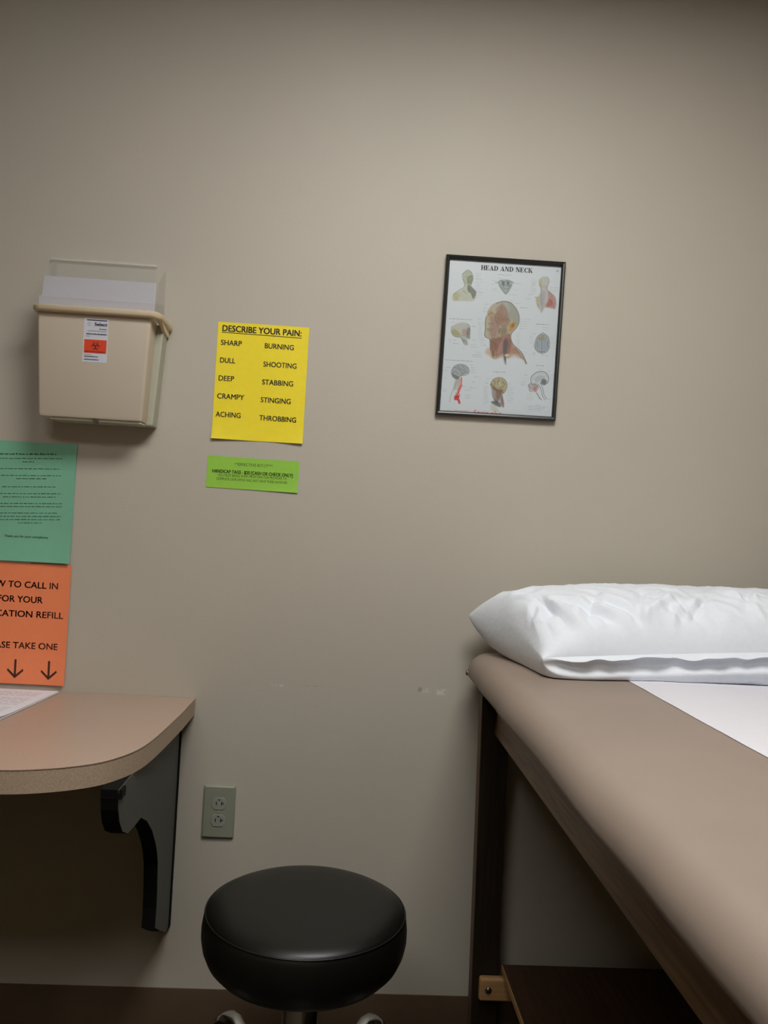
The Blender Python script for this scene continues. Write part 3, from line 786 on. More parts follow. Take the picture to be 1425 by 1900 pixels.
micro(1015, 322, 1070, 2); micro(1018, 362, 1070, 2, 14, .45); micro(1010, 390, 1065, 4, 18, .4); micro(985, 465, 1060, 1); micro(955, 505, 1040, 1); micro(1200, 345, 1240, 1); micro(1195, 400, 1280, 3)
# figure: large head turned to the left (middle)
H = lambda p: cpt((422 + p[0] * 0.4444, 475 + p[1] * 0.4444))
fill([(500, 170), (700, 118), (860, 140), (965, 230), (1045, 360), (1068, 500), (1040, 620), (985, 700), (900, 790), (885, 880), (920, 1000), (1010, 1090), (1130, 1210), (1235, 1430), (1100, 1330), (900, 1300), (780, 1330), (760, 1440), (700, 1290), (560, 1330), (490, 1300), (440, 1230), (430, 1120), (445, 1000), (420, 900), (340, 860), (315, 820), (330, 700), (325, 560), (350, 430), (400, 280)], (0.50, 0.46, 0.38), 0.85, 3, H)
fill([(700, 125), (860, 145), (965, 235), (1045, 365), (1066, 500), (1035, 620), (960, 560), (850, 480), (820, 330), (720, 220)], (0.40, 0.43, 0.38), 0.75, 5, H)
fill([(720, 150), (800, 150), (860, 220), (850, 330), (760, 260)], (0.48, 0.52, 0.48), 0.7, 6, H)
fill([(600, 300), (680, 180), (780, 260), (830, 400), (850, 560), (800, 640), (690, 640), (600, 590), (540, 480), (550, 370)], (0.38, 0.25, 0.19), 0.75, 6, H)
fill([(640, 260), (720, 220), (790, 330), (760, 400), (660, 370)], (0.44, 0.33, 0.26), 0.6, 6, H)
fill([(420, 420), (520, 420), (600, 560), (620, 680), (560, 860), (470, 870), (420, 780), (430, 600)], (0.40, 0.27, 0.22), 0.6, 7, H)
fill([(330, 480), (400, 440), (420, 560), (370, 700), (400, 820), (350, 850), (318, 820), (328, 640)], (0.50, 0.49, 0.36), 0.6, 5, H)
fill([(640, 680), (780, 660), (810, 760), (740, 830), (660, 800)], (0.34, 0.29, 0.19), 0.75, 5, H)
fill([(690, 570), (800, 560), (790, 620), (710, 650)], (0.45, 0.40, 0.28), 0.6, 5, H)
fill([(400, 330), (470, 310), (500, 380), (470, 440), (420, 420)], (0.50, 0.40, 0.17), 0.75, 4, H)
fill([(860, 620), (930, 560), (985, 560), (990, 640), (940, 700), (890, 760), (850, 740)], (0.54, 0.36, 0.12), 0.85, 3, H)
fill([(900, 610), (950, 580), (960, 630), (910, 670)], (0.34, 0.19, 0.06), 0.7, 3, H)
fill([(440, 900), (560, 880), (680, 860), (620, 1050), (560, 1180), (500, 1300), (440, 1120)], (0.33, 0.19, 0.14), 0.75, 5, H)
fill([(680, 860), (860, 800), (880, 900), (920, 1010), (860, 1200), (800, 1230), (700, 1220), (560, 1280), (600, 1100)], (0.42, 0.24, 0.20), 0.75, 5, H)
fill([(600, 1080), (720, 900), (740, 1000), (680, 1180), (580, 1240)], (0.50, 0.33, 0.30), 0.7, 5, H)
fill([(720, 950), (790, 890), (830, 960), (800, 1180), (730, 1250), (715, 1100)], (0.17, 0.18, 0.20), 0.75, 5, H)
fill([(740, 1260), (780, 1290), (782, 1440), (755, 1370)], (0.14, 0.12, 0.12), 0.8, 2.5, H)
fill([(880, 1060), (960, 1080), (1100, 1220), (1180, 1330), (1000, 1260), (880, 1230)], (0.50, 0.30, 0.22), 0.75, 6, H)
fill([(860, 1200), (960, 1230), (880, 1300), (820, 1310)], (0.56, 0.38, 0.28), 0.6, 5, H)
fill([(380, 1090), (430, 1120), (480, 1290), (430, 1260), (330, 1180)], (0.58, 0.46, 0.32), 0.7, 6, H)
fill([(880, 1290), (1000, 1250), (1180, 1350), (1200, 1440), (900, 1420)], PAPER, 0.7, 10, H)
for p in ([(560, 160), (700, 120), (860, 140), (965, 230), (1045, 360), (1068, 500), (1040, 620), (985, 700), (905, 785), (885, 880), (920, 1000), (1010, 1090), (1130, 1210), (1235, 1430)], [(350, 430), (330, 560), (328, 700), (315, 820), (345, 862), (420, 905), (445, 1000), (435, 1130)]):
    line(p, (0.13, 0.11, 0.09), 1.6, 0.8, H)
for p in ([(385, 400), (400, 370), (395, 410)], [(440, 380), (480, 350), (520, 390)], [(395, 570), (420, 590), (440, 570)], [(370, 690), (430, 690), (480, 710)], [(375, 715), (450, 730)], [(560, 300), (620, 230)], [(540, 400), (560, 520), (600, 600), (620, 740), (600, 860)],
          [(600, 450), (640, 470), (620, 500)], [(680, 480), (730, 500)], [(470, 560), (500, 580), (490, 610)], [(700, 640), (780, 640)], [(820, 480), (880, 540)], [(640, 690), (640, 800), (720, 850)], [(460, 940), (520, 1000), (560, 1120)], [(500, 950), (560, 1050), (580, 1130)],
          [(560, 1000), (620, 1080)], [(680, 870), (600, 1080), (560, 1250)], [(840, 800), (860, 920), (850, 1080)], [(800, 900), (830, 1050), (810, 1200)], [(870, 900), (870, 1100), (850, 1200)], [(480, 1140), (500, 1250)], [(440, 940), (470, 1100), (520, 1260)], [(700, 880), (660, 960)], [(960, 1090), (1080, 1210)], [(1080, 1280), (1180, 1340), (1215, 1440)]):
    line(p, (0.18, 0.09, 0.06), 1.5, 0.6, H)
for q in range(26):
    x = 700 + q * 13; line([(x, 170 + abs(x - 800) * 0.35), (x + 28, 330 + (x - 700) * 0.45), (x + 20, 420 + (x - 700) * 0.3)], (0.27, 0.30, 0.26), 0.8, 0.25, H)
line([(770, 1245), (830, 1240)], (0.60, 0.68, 0.70), 2.5, 0.9, H)
micro(565, 552, 615, 1); micro(545, 580, 600, 3, 20); micro(810, 520, 850, 1); micro(850, 545, 920, 1); micro(905, 588, 985, 1, a=.6); micro(500, 685, 548, 1, a=.6); micro(900, 692, 1005, 5, 22, .4)
micro(500, 720, 550, 9, 20, .42); micro(525, 865, 585, 4, 22, .4); micro(870, 825, 915, 14, 18, .35); micro(920, 1000, 970, 3, 16, .3); micro(475, 995, 540, 2); micro(440, 1020, 540, 2, 16, .5); micro(220, 680, 480, 1, a=.75, col=(0.12, 0.12, 0.13))
# figure: base of the skull (middle left)
fill([(245, 760), (300, 725), (370, 720), (415, 750), (420, 810), (395, 850), (350, 840), (300, 855), (255, 830)], (0.50, 0.50, 0.45), 0.7, 4)
fill([(243, 790), (275, 780), (330, 830), (300, 850), (250, 830)], (0.42, 0.42, 0.20), 0.7, 4); fill([(350, 780), (395, 790), (390, 835), (345, 830)], (0.48, 0.34, 0.30), 0.6, 4)
fill([(395, 770), (420, 780), (415, 870), (385, 850)], (0.20, 0.22, 0.18), 0.6, 3); fill([(330, 850), (380, 850), (400, 920), (370, 930), (345, 890)], (0.42, 0.42, 0.40), 0.6, 3)
for p in ([(245, 750), (242, 800), (270, 845), (320, 855), (360, 880), (395, 925)], [(395, 735), (418, 760), (412, 830), (420, 870)], [(320, 850), (360, 840), (400, 860)], [(350, 890), (390, 890)], [(340, 870), (365, 915)]):
    line(p, DK, 1.1, 0.65)
micro(235, 712, 270, 1); micro(435, 755, 480, 1); micro(215, 870, 240, 3, 14, .45); micro(255, 880, 290, 1, a=.6); micro(255, 910, 330, 1, a=.7); micro(440, 880, 480, 1); micro(425, 925, 500, 2); micro(350, 960, 385, 1)
micro(180, 1062, 490, 1, a=.75, col=(0.12, 0.12, 0.13))
# figure: brain from below (middle right)
fill([(1060, 880), (1110, 835), (1160, 840), (1190, 890), (1195, 950), (1170, 1000), (1110, 1015), (1055, 980), (1045, 930)], (0.38, 0.42, 0.42), 0.7, 3)
fill([(1085, 900), (1105, 900), (1100, 985), (1075, 970)], (0.40, 0.47, 0.53), 0.8, 3); fill([(1130, 900), (1155, 900), (1165, 970), (1135, 985)], (0.40, 0.47, 0.53), 0.8, 3)
for p in ([(1060, 880), (1085, 850), (1110, 835), (1128, 822), (1150, 840), (1185, 870), (1192, 930)], [(1048, 930), (1062, 985), (1110, 1016), (1165, 1005), (1195, 950)], [(1118, 840), (1118, 1012)], [(1080, 870), (1095, 890), (1118, 880), (1140, 895), (1165, 868)], [(1070, 900), (1075, 960)], [(1172, 895), (1175, 960)], [(1085, 1000), (1150, 1000)], [(1090, 850), (1100, 880)], [(1135, 850), (1130, 880)]):
    line(p, (0.12, 0.14, 0.12), 1.2, 0.65)
fill([(1100, 850), (1145, 848), (1140, 890), (1105, 890)], (0.45, 0.40, 0.26), 0.5, 4)
micro(1062, 742, 1205, 1, a=.8, col=(0.1, 0.1, 0.11)); micro(1130, 775, 1190, 2, 18); micro(1025, 832, 1060, 1); micro(1000, 860, 1040, 4, 20, .4); micro(1200, 870, 1260, 5, 24, .35); micro(1030, 1012, 1055, 2, 14, .5); micro(1110, 1035, 1190, 1)
# figure: arteries to the brain (lower left)
fill([(243, 1160), (275, 1120), (335, 1105), (390, 1125), (412, 1170), (380, 1200), (330, 1215), (295, 1245), (250, 1215)], (0.40, 0.43, 0.43), 0.75, 3)
fill([(240, 1180), (270, 1200), (320, 1225), (295, 1245), (255, 1220)], (0.18, 0.20, 0.18), 0.65, 3)
for p in ([(243, 1170), (270, 1122), (335, 1105), (395, 1130), (413, 1175), (385, 1205), (330, 1215), (295, 1245)], [(270, 1130), (310, 1150), (350, 1190)], [(300, 1115), (330, 1150), (385, 1170)], [(250, 1190), (280, 1170), (310, 1200)], [(345, 1115), (370, 1150)], [(330, 1210), (380, 1180), (410, 1195)]):
    line(p, (0.11, 0.13, 0.13), 1.2, 0.65)
fill([(305, 1245), (330, 1240), (325, 1300), (315, 1370), (295, 1370), (300, 1300)], (0.55, 0.36, 0.30), 0.6, 3)
line([(338, 1230), (335, 1290), (310, 1350), (300, 1400)], RED, 3.2, 0.75); line([(345, 1300), (325, 1340), (310, 1380)], RED, 2.2, 0.7); line([(285, 1370), (300, 1385)], RED, 2.5, 0.7)
fill([(268, 1410), (285, 1385), (305, 1395), (325, 1380), (318, 1420), (330, 1465), (312, 1470), (300, 1440), (272, 1435)], (0.60, 0.08, 0.07), 0.85, 2); line([(335, 1295), (370, 1315)], RED, 0.8, 0.6)
line([(290, 1270), (260, 1340), (235, 1400), (225, 1450)], (0.30, 0.42, 0.28), 3.5, 0.35); fill([(280, 1250), (305, 1250), (290, 1330), (262, 1340)], (0.30, 0.36, 0.28), 0.45, 5)
micro(190, 1130, 230, 1); micro(185, 1160, 215, 1); micro(420, 1110, 460, 1); micro(430, 1138, 480, 3, 22); micro(460, 1225, 540, 1); micro(440, 1270, 480, 1, a=.6); micro(410, 1325, 485, 1, a=.45); micro(370, 1345, 450, 1, a=.45); micro(375, 1388, 440, 3, 16, .4); micro(170, 1230, 200, 1); micro(165, 1340, 190, 2, 14)
# figure: skull with muscles from behind (lower middle)
fill([(625, 1290), (650, 1250), (700, 1235), (750, 1250), (778, 1290), (770, 1350), (735, 1390), (680, 1370), (640, 1340)], (0.48, 0.45, 0.28), 0.8, 3)
fill([(620, 1290), (650, 1310), (690, 1340), (740, 1350), (725, 1400), (690, 1470), (665, 1470), (645, 1400), (640, 1340)], (0.30, 0.19, 0.15), 0.75, 4); fill([(640, 1360), (670, 1360), (668, 1430), (648, 1430)], (0.46, 0.42, 0.42), 0.6, 3)
fill([(725, 1390), (745, 1440), (752, 1500), (735, 1510), (712, 1450)], (0.30, 0.14, 0.09), 0.7, 3); fill([(625, 1460), (680, 1450), (720, 1480), (715, 1510), (660, 1490)], BLU, 0.75, 3); fill([(620, 1490), (670, 1500), (700, 1550), (640, 1545)], (0.58, 0.57, 0.44), 0.6, 5)
fill([(690, 1290), (715, 1285), (715, 1320), (692, 1320)], (0.58, 0.57, 0.48), 0.8, 2)
for p in ([(622, 1300), (645, 1252), (700, 1235), (752, 1250), (778, 1295), (770, 1350), (740, 1385)], [(620, 1295), (632, 1340), (640, 1400), (660, 1440)], [(650, 1260), (665, 1280), (655, 1300)], [(700, 1250), (690, 1290), (715, 1330), (750, 1310)], [(735, 1270), (760, 1300)], [(680, 1350), (690, 1440)], [(710, 1360), (705, 1430)], [(735, 1400), (745, 1490)], [(640, 1330), (680, 1350)]):
    line(p, (0.14, 0.10, 0.06), 1.3, 0.7)
micro(645, 1180, 770, 1, a=.8, col=(0.1, 0.1, 0.11)); micro(585, 1240, 620, 1); micro(565, 1265, 605, 2); micro(555, 1320, 605, 9, 19, .42); micro(785, 1295, 825, 2, 20, .5); micro(785, 1335, 850, 8, 19, .42)
# figure: section through the head (lower right)
line([(1015, 1290), (1015, 1240), (1055, 1200), (1110, 1185), (1160, 1200), (1185, 1245), (1175, 1290), (1140, 1310)], (0.13, 0.15, 0.16), 1.8, 0.8)
line([(1030, 1280), (1035, 1240), (1070, 1210), (1110, 1200), (1155, 1215), (1170, 1250)], (0.22, 0.25, 0.26), 1.2, 0.6)
fill([(1110, 1270), (1140, 1250), (1170, 1280), (1145, 1310), (1118, 1305)], (0.15, 0.17, 0.17), 0.7, 3); fill([(1040, 1250), (1100, 1215), (1155, 1235), (1110, 1265), (1070, 1290)], (0.46, 0.49, 0.50), 0.6, 4)
fill([(1000, 1300), (1060, 1290), (1090, 1330), (1060, 1370), (1010, 1360), (988, 1320)], (0.42, 0.38, 0.38), 0.6, 4); fill([(1035, 1335), (1065, 1325), (1070, 1360), (1045, 1370)], (0.58, 0.24, 0.22), 0.6, 4)
for p in ([(1015, 1290), (985, 1315), (1000, 1330), (998, 1360), (1020, 1375)], [(1060, 1370), (1090, 1420), (1120, 1450)], [(1085, 1300), (1110, 1350), (1125, 1410), (1150, 1450)], [(1105, 1290), (1130, 1350), (1140, 1400), (1165, 1440)], [(1075, 1390), (1100, 1440)], [(1020, 1300), (1060, 1310), (1085, 1330)], [(1100, 1290), (1150, 1290)], [(1120, 1260), (1150, 1290)]):
    line(p, (0.12, 0.13, 0.13), 1.4, 0.7)
micro(1062, 1128, 1175, 1, a=.85, col=(0.1, 0.1, 0.11)); micro(1085, 1160, 1150, 1); micro(1175, 1180, 1215, 1); micro(945, 1215, 1000, 1); micro(945, 1245, 1000, 1); micro(915, 1270, 975, 3, 18, .4); micro(975, 1390, 1030, 4, 18, .35); micro(1200, 1220, 1240, 3, 22, .35); micro(1160, 1440, 1210, 1)
# imprint box and the sponsor's red small line
line([(965, 1495), (1190, 1512)], (0.35, 0.38, 0.42), 0.7, 0.4); line([(962, 1550), (1185, 1568)], (0.35, 0.38, 0.42), 0.7, 0.4); line([(965, 1495), (962, 1550)], (0.35, 0.38, 0.42), 0.7, 0.4); line([(1190, 1512), (1185, 1568)], (0.35, 0.38, 0.42), 0.7, 0.4)
micro(1060, 1498, 1100, 1, a=.6); micro(990, 1508, 1165, 3, 15, .6)
micro(270, 1530, 450, 1, a=0.8, col=(0.50, 0.05, 0.06))
micro(1255, 245, 1285, 1, a=0.9, col=(0.05, 0.05, 0.06)); micro(1262, 255, 1282, 1, a=0.9, col=(0.05, 0.05, 0.06))

def p_at(a, b, off=0.0):          # a, b in 0..1, b up
    return f_at(PU0 + a * PW, PV0 + b * PH, -0.0060 - off)
pm = bpy.data.meshes.new('printed_sheet')
nx, ny = GW + 1, GH + 1
AA, BB = np.meshgrid(np.linspace(0, 1, nx), np.linspace(1, 0, ny))
o0 = np.array(p_at(0, 0)); ea = np.array(p_at(1, 0)) - o0; eb = np.array(p_at(0, 1)) - o0
pos = o0 + AA[..., None] * ea + BB[..., None] * eb - np.array(world_loc(pf))
ii = (np.arange(ny - 1)[:, None] * nx + np.arange(nx - 1)[None, :]).ravel()
faces = np.stack([ii, ii + nx, ii + nx + 1, ii + 1], 1)
pm.vertices.add(nx * ny); pm.vertices.foreach_set('co', pos.reshape(-1).astype(np.float32))
pm.loops.add(faces.size); pm.loops.foreach_set('vertex_index', faces.ravel().astype(np.int32))
pm.polygons.add(len(faces)); pm.polygons.foreach_set('loop_start', np.arange(0, faces.size, 4, dtype=np.int32))
pm.update(calc_edges=True); pm.validate()
ca = pm.color_attributes.new('print', 'FLOAT_COLOR', 'POINT')
ca.data.foreach_set('color', np.concatenate([np.clip(img, 0, 1), np.ones((ny, nx, 1))], 2).reshape(-1).astype(np.float32))
po = bpy.data.objects.new('printed_sheet', pm); C.objects.link(po); po.parent = pf; pm.materials.append(M['poster'])

# title in heavy slab-serif capitals
def serif_word(mb, word, u0, u1, v0, cap, place):
    th, tn, sf = 0.26, 0.10, 0.085          # thick stem, thin stroke, serif height (in cap heights)
    def R_(x0, y0, x1, y1): return [(x0, y0), (x1, y0), (x1, y1), (x0, y1)]
    def stem(x, t, lo=True, hi=True, e=0.09):
        q = [R_(x, 0, x + t, 1)]
        if lo: q.append(R_(x - e, 0, x + t + e, sf))
        if hi: q.append(R_(x - e, 1 - sf, x + t + e, 1))
        return q
    def arc(cx, cy, rx, ry, a0, a1, tin, tout, n=14):
        q = []
        for i in range(n):
            A, B = math.radians(a0 + (a1 - a0) * i / n), math.radians(a0 + (a1 - a0) * (i + 1) / n)
            f = lambda a: tout + (tin - tout) * abs(math.cos(a))
            pt = lambda a, k_: (cx + (rx - k_) * math.cos(a), cy + (ry - k_ * (1 if k_ == 0 else 0.62)) * math.sin(a))
            q.append([pt(A, 0), pt(B, 0), pt(B, f(B)), pt(A, f(A))])
        return q
    G = {'H': (1.06, stem(.09, th) + stem(.71, th) + [R_(.3, .45, .75, .45 + tn)]),
         'E': (.92, stem(.09, th) + [R_(.3, 0, .82, sf), R_(.3, 1 - sf, .80, 1), R_(.3, .46, .62, .46 + tn), R_(.74, 0, .83, .3), R_(.72, .72, .81, 1), R_(.55, .36, .63, .64)]),
         'A': (1.06, [[(.10, 0), (.20, 0), (.52, .9), (.47, 1)], [(.44, 1), (.60, 1), (.96, 0), (.66, 0)], R_(.26, .28, .74, .28 + tn), R_(.0, 0, .32, sf), R_(.58, 0, 1.06, sf)]),
         'D': (1.02, stem(.09, th) + arc(.42, .5, .55, .5, -90, 90, .27, .14) + [R_(.3, 0, .45, .09), R_(.3, .91, .45, 1)]),
         'N': (1.06, stem(.11, tn + .02) + stem(.83, tn + .02, lo=False) + [[(.10, 1), (.40, 1), (.96, 0), (.72, 0)]]),
         'C': (.98, arc(.53, .5, .48, .5, 55, 305, .27, .13, 20) + [R_(.78, .66, .87, 1.0), R_(.78, .0, .87, .28)]),
         'K': (1.08, stem(.09, th) + [[(.33, .42), (.40, .54), (.86, .97), (.78, 1.0)], [(.42, .60), (.62, .68), (1.0, 0), (.70, 0)], R_(.66, 1 - sf, 1.0, 1), R_(.62, 0, 1.08, sf)]),
         ' ': (.42, [])}
    tot = sum(G[c][0] + 0.05 for c in word) - 0.05; x = 0; k_ = (u1 - u0) / tot
    for c in word:
        wd, polys = G[c]
        for q in polys:
            area = sum(q[i][0] * q[(i + 1) % 4][1] - q[(i + 1) % 4][0] * q[i][1] for i in range(4))
            if area < 0: q = q[::-1]
            mb.add([place(u0 + (x + px) * k_, v0 + py * cap) for px, py in q], [(0, 1, 2, 3)])
        x += wd + 0.05
def lay(px, py):
    g = cpt((px, py)); return g[0] / GW, 1 - g[1] / GH
tl = MB(); a0, b0 = lay(524, 232); a1, b1 = lay(1026, 266)
serif_word(tl, 'HEAD AND NECK', 0, 1, 0, 44 / 1415.0, lambda u, v: p_at(a0 + (a1 - a0) * u, b0 + (b1 - b0) * u + v, 0.0003))
tl.build('title_lettering', M['ink'], pf)
tl = MB(); a0, b0 = lay(458, 1574); a1, b1 = lay(726, 1592)
vs, fs, wd = text_geo('Sonic plus')
tl.add([p_at(a0 + (a1 - a0) * x / wd, max(0.0035, b0 + (b1 - b0) * x / wd + y * 44 / 1415.0), 0.0003) for x, y in vs], fs)
tl.build('red_lettering', M['ink_red'], pf)

# ------------------------------------------------------------------ stool
sx, sy = -0.026, -0.410
st = thing('rolling_stool', (sx, sy, 0), 'round black vinyl stool on a chrome column between desk and exam table', 'stool')
st_top = 0.503
prof = [(0.0, 0.5135), (0.06, 0.5133), (0.11, 0.5122), (0.145, 0.5095), (0.165, 0.5050), (0.1775, 0.4990), (0.184, 0.4930)]
seat = [(0.0, 0.388), (0.12, 0.388), (0.148, 0.390), (0.165, 0.398), (0.178, 0.412), (0.186, 0.430), (0.1895, 0.448), (0.1895, 0.466), (0.1872, 0.482), (0.184, 0.4930)]
MB().lathe([(r, h) for r, h in seat] + [(r, h) for r, h in prof[::-1][1:]], (sx, sy, 0.004), 96).build('seat', M['black_vinyl'], st, smooth=True, angle=60)
pp = [(sx + 0.1845 * math.cos(a), sy + 0.1845 * math.sin(a), 0.4970) for a in [2 * math.pi * q / 96 for q in range(96)]]
MB().sweep(pp, lambda i: [(0.0016 * math.cos(t), 0.0016 * math.sin(t)) for t in [k_ * math.pi / 4 for k_ in range(8)]], True).build('piping', M['black_vinyl'], st, smooth=True)
MB().lathe([(0.0, 0.378), (0.095, 0.378), (0.10, 0.382), (0.10, 0.3925)], (sx, sy, 0), 40).build('seat_plate', M['black_plastic'], st, smooth=True, angle=40)
MB().lathe([(0.0, 0.26), (0.021, 0.26), (0.021, 0.379)], (sx, sy, 0), 40).build('piston', M['chrome'], st, smooth=True, angle=40)
MB().lathe([(0.0, 0.09), (0.040, 0.09), (0.040, 0.12), (0.033, 0.125), (0.033, 0.335), (0.031, 0.340), (0.0, 0.340)], (sx, sy, 0), 40).build('column', M['chrome'], st, smooth=True, angle=40)
MB().lathe([(0.0, 0.095), (0.055, 0.095), (0.060, 0.105), (0.055, 0.140), (0.041, 0.146), (0.0, 0.146)], (sx, sy, 0), 40).build('hub', M['chrome'], st, smooth=True, angle=40)
for q in range(5):
    ang = math.radians(126.5 + 72 * q)
    dx, dy = math.cos(ang), math.sin(ang)
    cen = [(0.045, 0.112, 0.017), (0.09, 0.114, 0.016), (0.135, 0.124, 0.015), (0.175, 0.142, 0.015), (0.205, 0.160, 0.016), (0.232, 0.170, 0.018), (0.256, 0.166, 0.020), (0.274, 0.152, 0.021), (0.284, 0.128, 0.021), (0.287, 0.108, 0.020)]
    path = [(sx + dx * r, sy + dy * r, z) for r, z, _ in cen]
    lg = MB().sweep(path, lambda i: [(-cen[i][2], -0.016), (cen[i][2], -0.016), (cen[i][2], 0.005), (cen[i][2] * 0.6, 0.012), (-cen[i][2] * 0.6, 0.012), (-cen[i][2], 0.005)]).build('leg', M['black_plastic'], st, smooth=True, angle=45)
    MB().sweep([(p[0], p[1], p[2]) for p in path], lambda i: [(-cen[i][2] * 1.04, 0.004), (cen[i][2] * 1.04, 0.004), (cen[i][2] * 0.75, 0.0125), (cen[i][2] * 0.3, 0.0155), (-cen[i][2] * 0.3, 0.0155), (-cen[i][2] * 0.75, 0.0125)]).build('chrome_cap', M['chrome'], lg, smooth=True, angle=45)
    rx, ry = sx + dx * 0.262, sy + dy * 0.262
    MB().lathe([(0.0, 0.056), (0.008, 0.056), (0.008, 0.152), (0.0, 0.152)], (rx, ry, 0), 16).build('caster_stem', M['chrome'], lg, smooth=True, angle=40)
    cs = MB().rbox((rx - 0.011, ry - 0.024, 0.022), (rx + 0.011, ry + 0.024, 0.060), 0.009, 4).build('caster', M['black_plastic'], st, smooth=True)
    for sgn in (-1, 1):
        MB().lathe([(0.0, -0.006), (0.021, -0.006), (0.025, -0.003), (0.025, 0.003), (0.021, 0.006), (0.0, 0.006)], (rx + sgn * 0.018, ry, 0.0252), 28, 'x').build('wheel', M['black_plastic'], cs, smooth=True, angle=40)

# ------------------------------------------------------------------ exam table
TX0, TX1, TY0, TY1 = 0.304, 1.105, -1.92, -0.035
TZ0, TZ1 = 0.846, 0.938
et = thing('exam_table', (0.70, -0.98, 0.0), 'tan vinyl padded exam table on dark wooden legs with lower shelf', 'exam table')
def soft(x, y): return 0.0022 * mnoise.noise(Vector((x * 6, y * 5, 1.7))) + 0.0012 * mnoise.noise(Vector((x * 17, y * 9, 4.2)))
mm = MB().rbox((TX0, TY0, TZ0), (TX1, TY1, TZ1), 0.045, 8, 26)
def mwarp(x, y, z):
    t = (z - TZ0) / (TZ1 - TZ0)
    cx = (TX0 + TX1) / 2
    # the underside pulls in towards the frame, the crown swells slightly, the edges sag between tacks
    pull = max(0, 0.42 - t) / 0.42
    e = (x - cx) / ((TX1 - TX0) / 2)
    if abs(e) > 0.6:
        x -= math.copysign(0.070 * pull ** 1.3 * (abs(e) - 0.6) / 0.4, e)
        x += math.copysign(1, e) * 0.0060 * mnoise.noise(Vector((1.3 * e, y * 5.5, z * 7))) * (abs(e) - 0.6) / 0.4
    if t > 0.5: z += (soft(x, y) + 0.004 * (1 - e * e)) * (t - 0.5) * 2
    return (x, y, z)
mm.warp(mwarp)
mo = mm.build('mattress', M['vinyl'], et, smooth=True)
MB().lathe([(0.0, -0.003), (0.004, -0.0022), (0.0062, 0.0), (0.0062, 0.003)], (0.3065, -0.062, 0.888), 20, 'x').build('rivet', M['steel'], mo, smooth=True)
# wooden frame
RZ0, RZ1 = 0.757, 0.845
for x0 in (0.372, 1.018):
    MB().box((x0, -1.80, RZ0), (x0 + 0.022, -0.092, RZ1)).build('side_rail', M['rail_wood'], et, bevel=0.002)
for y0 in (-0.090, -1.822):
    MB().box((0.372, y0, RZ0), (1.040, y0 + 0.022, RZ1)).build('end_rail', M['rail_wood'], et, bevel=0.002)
for (x0, y0) in ((0.341, -0.092), (1.008, -0.092), (0.341, -1.84), (1.008, -1.84)):
    w2 = 0.064 if x0 < 0.5 else 0.064
    lo = MB()
    # leg tapers very slightly towards the floor
    lo.hexa([(x0 + 0.014, y0, 0.0), (x0 + 0.014 + w2 - 0.006, y0, 0.0), (x0 + 0.014 + w2 - 0.006, y0 + 0.042, 0.0), (x0 + 0.014, y0 + 0.042, 0.0),
             (x0, y0, 0.843), (x0 + w2, y0, 0.843), (x0 + w2, y0 + 0.042, 0.843), (x0, y0 + 0.042, 0.843)])
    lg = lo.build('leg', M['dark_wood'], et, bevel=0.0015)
    MB().hexa([(x0 + 0.0134, y0 + 0.002, 0.004), (x0 + 0.0146, y0 + 0.002, 0.004), (x0 + 0.0146, y0 + 0.040, 0.004), (x0 + 0.0134, y0 + 0.040, 0.004),
               (x0 - 0.0008, y0 + 0.002, 0.840), (x0 + 0.0004, y0 + 0.002, 0.840), (x0 + 0.0004, y0 + 0.040, 0.840), (x0 - 0.0008, y0 + 0.040, 0.840)]).build('lit_side_strip', M['leg_lit_side'], lg)  # strip painted lighter to show light falling on the leg's left face
# metal plate at the rail's joint with the leg
pt = MB().box((0.3715, -0.118, 0.772), (0.373, -0.096, 0.812)).build('corner_plate', M['steel'], et)
# lower shelf and its cleats
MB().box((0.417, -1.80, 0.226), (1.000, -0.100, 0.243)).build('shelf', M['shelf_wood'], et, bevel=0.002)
MB().box((0.4155, -1.80, 0.227), (0.4172, -0.101, 0.2415)).build('shelf_edging', M['light_wood'], et)
for y0 in (-0.112, -1.86):
    cl = MB().rbox((0.366, y0, 0.164), (1.054, y0 + 0.0195, 0.2155), 0.006, 4).build('shelf_support', M['light_wood'], et, smooth=True, angle=40)
    for bx in (0.386, 1.034):
        MB().lathe([(0.0, -0.004), (0.005, -0.0035), (0.0075, -0.001), (0.0075, 0.001)], (bx, y0 - 0.0005, 0.190), 20, 'y').build('bolt', M['steel'], cl, smooth=True)

# paper runner
def ztop(x, y):
    e = (x - (TX0 + TX1) / 2) / ((TX1 - TX0) / 2)
    return TZ1 + soft(x, y) + 0.004 * (1 - e * e)
rp = MB().grid(24, 90, lambda a, b: (0.572 + a * 0.452, -1.86 + b * 1.78, ztop(0.572 + a * 0.452, -1.86 + b * 1.78) + 0.0012), (0, 0, -0.0006))
ro = rp.build('exam_paper', M['exam_paper'], None, smooth=True, angle=40)
tag(ro, 'white paper runner lying along the tan exam table', 'table paper')

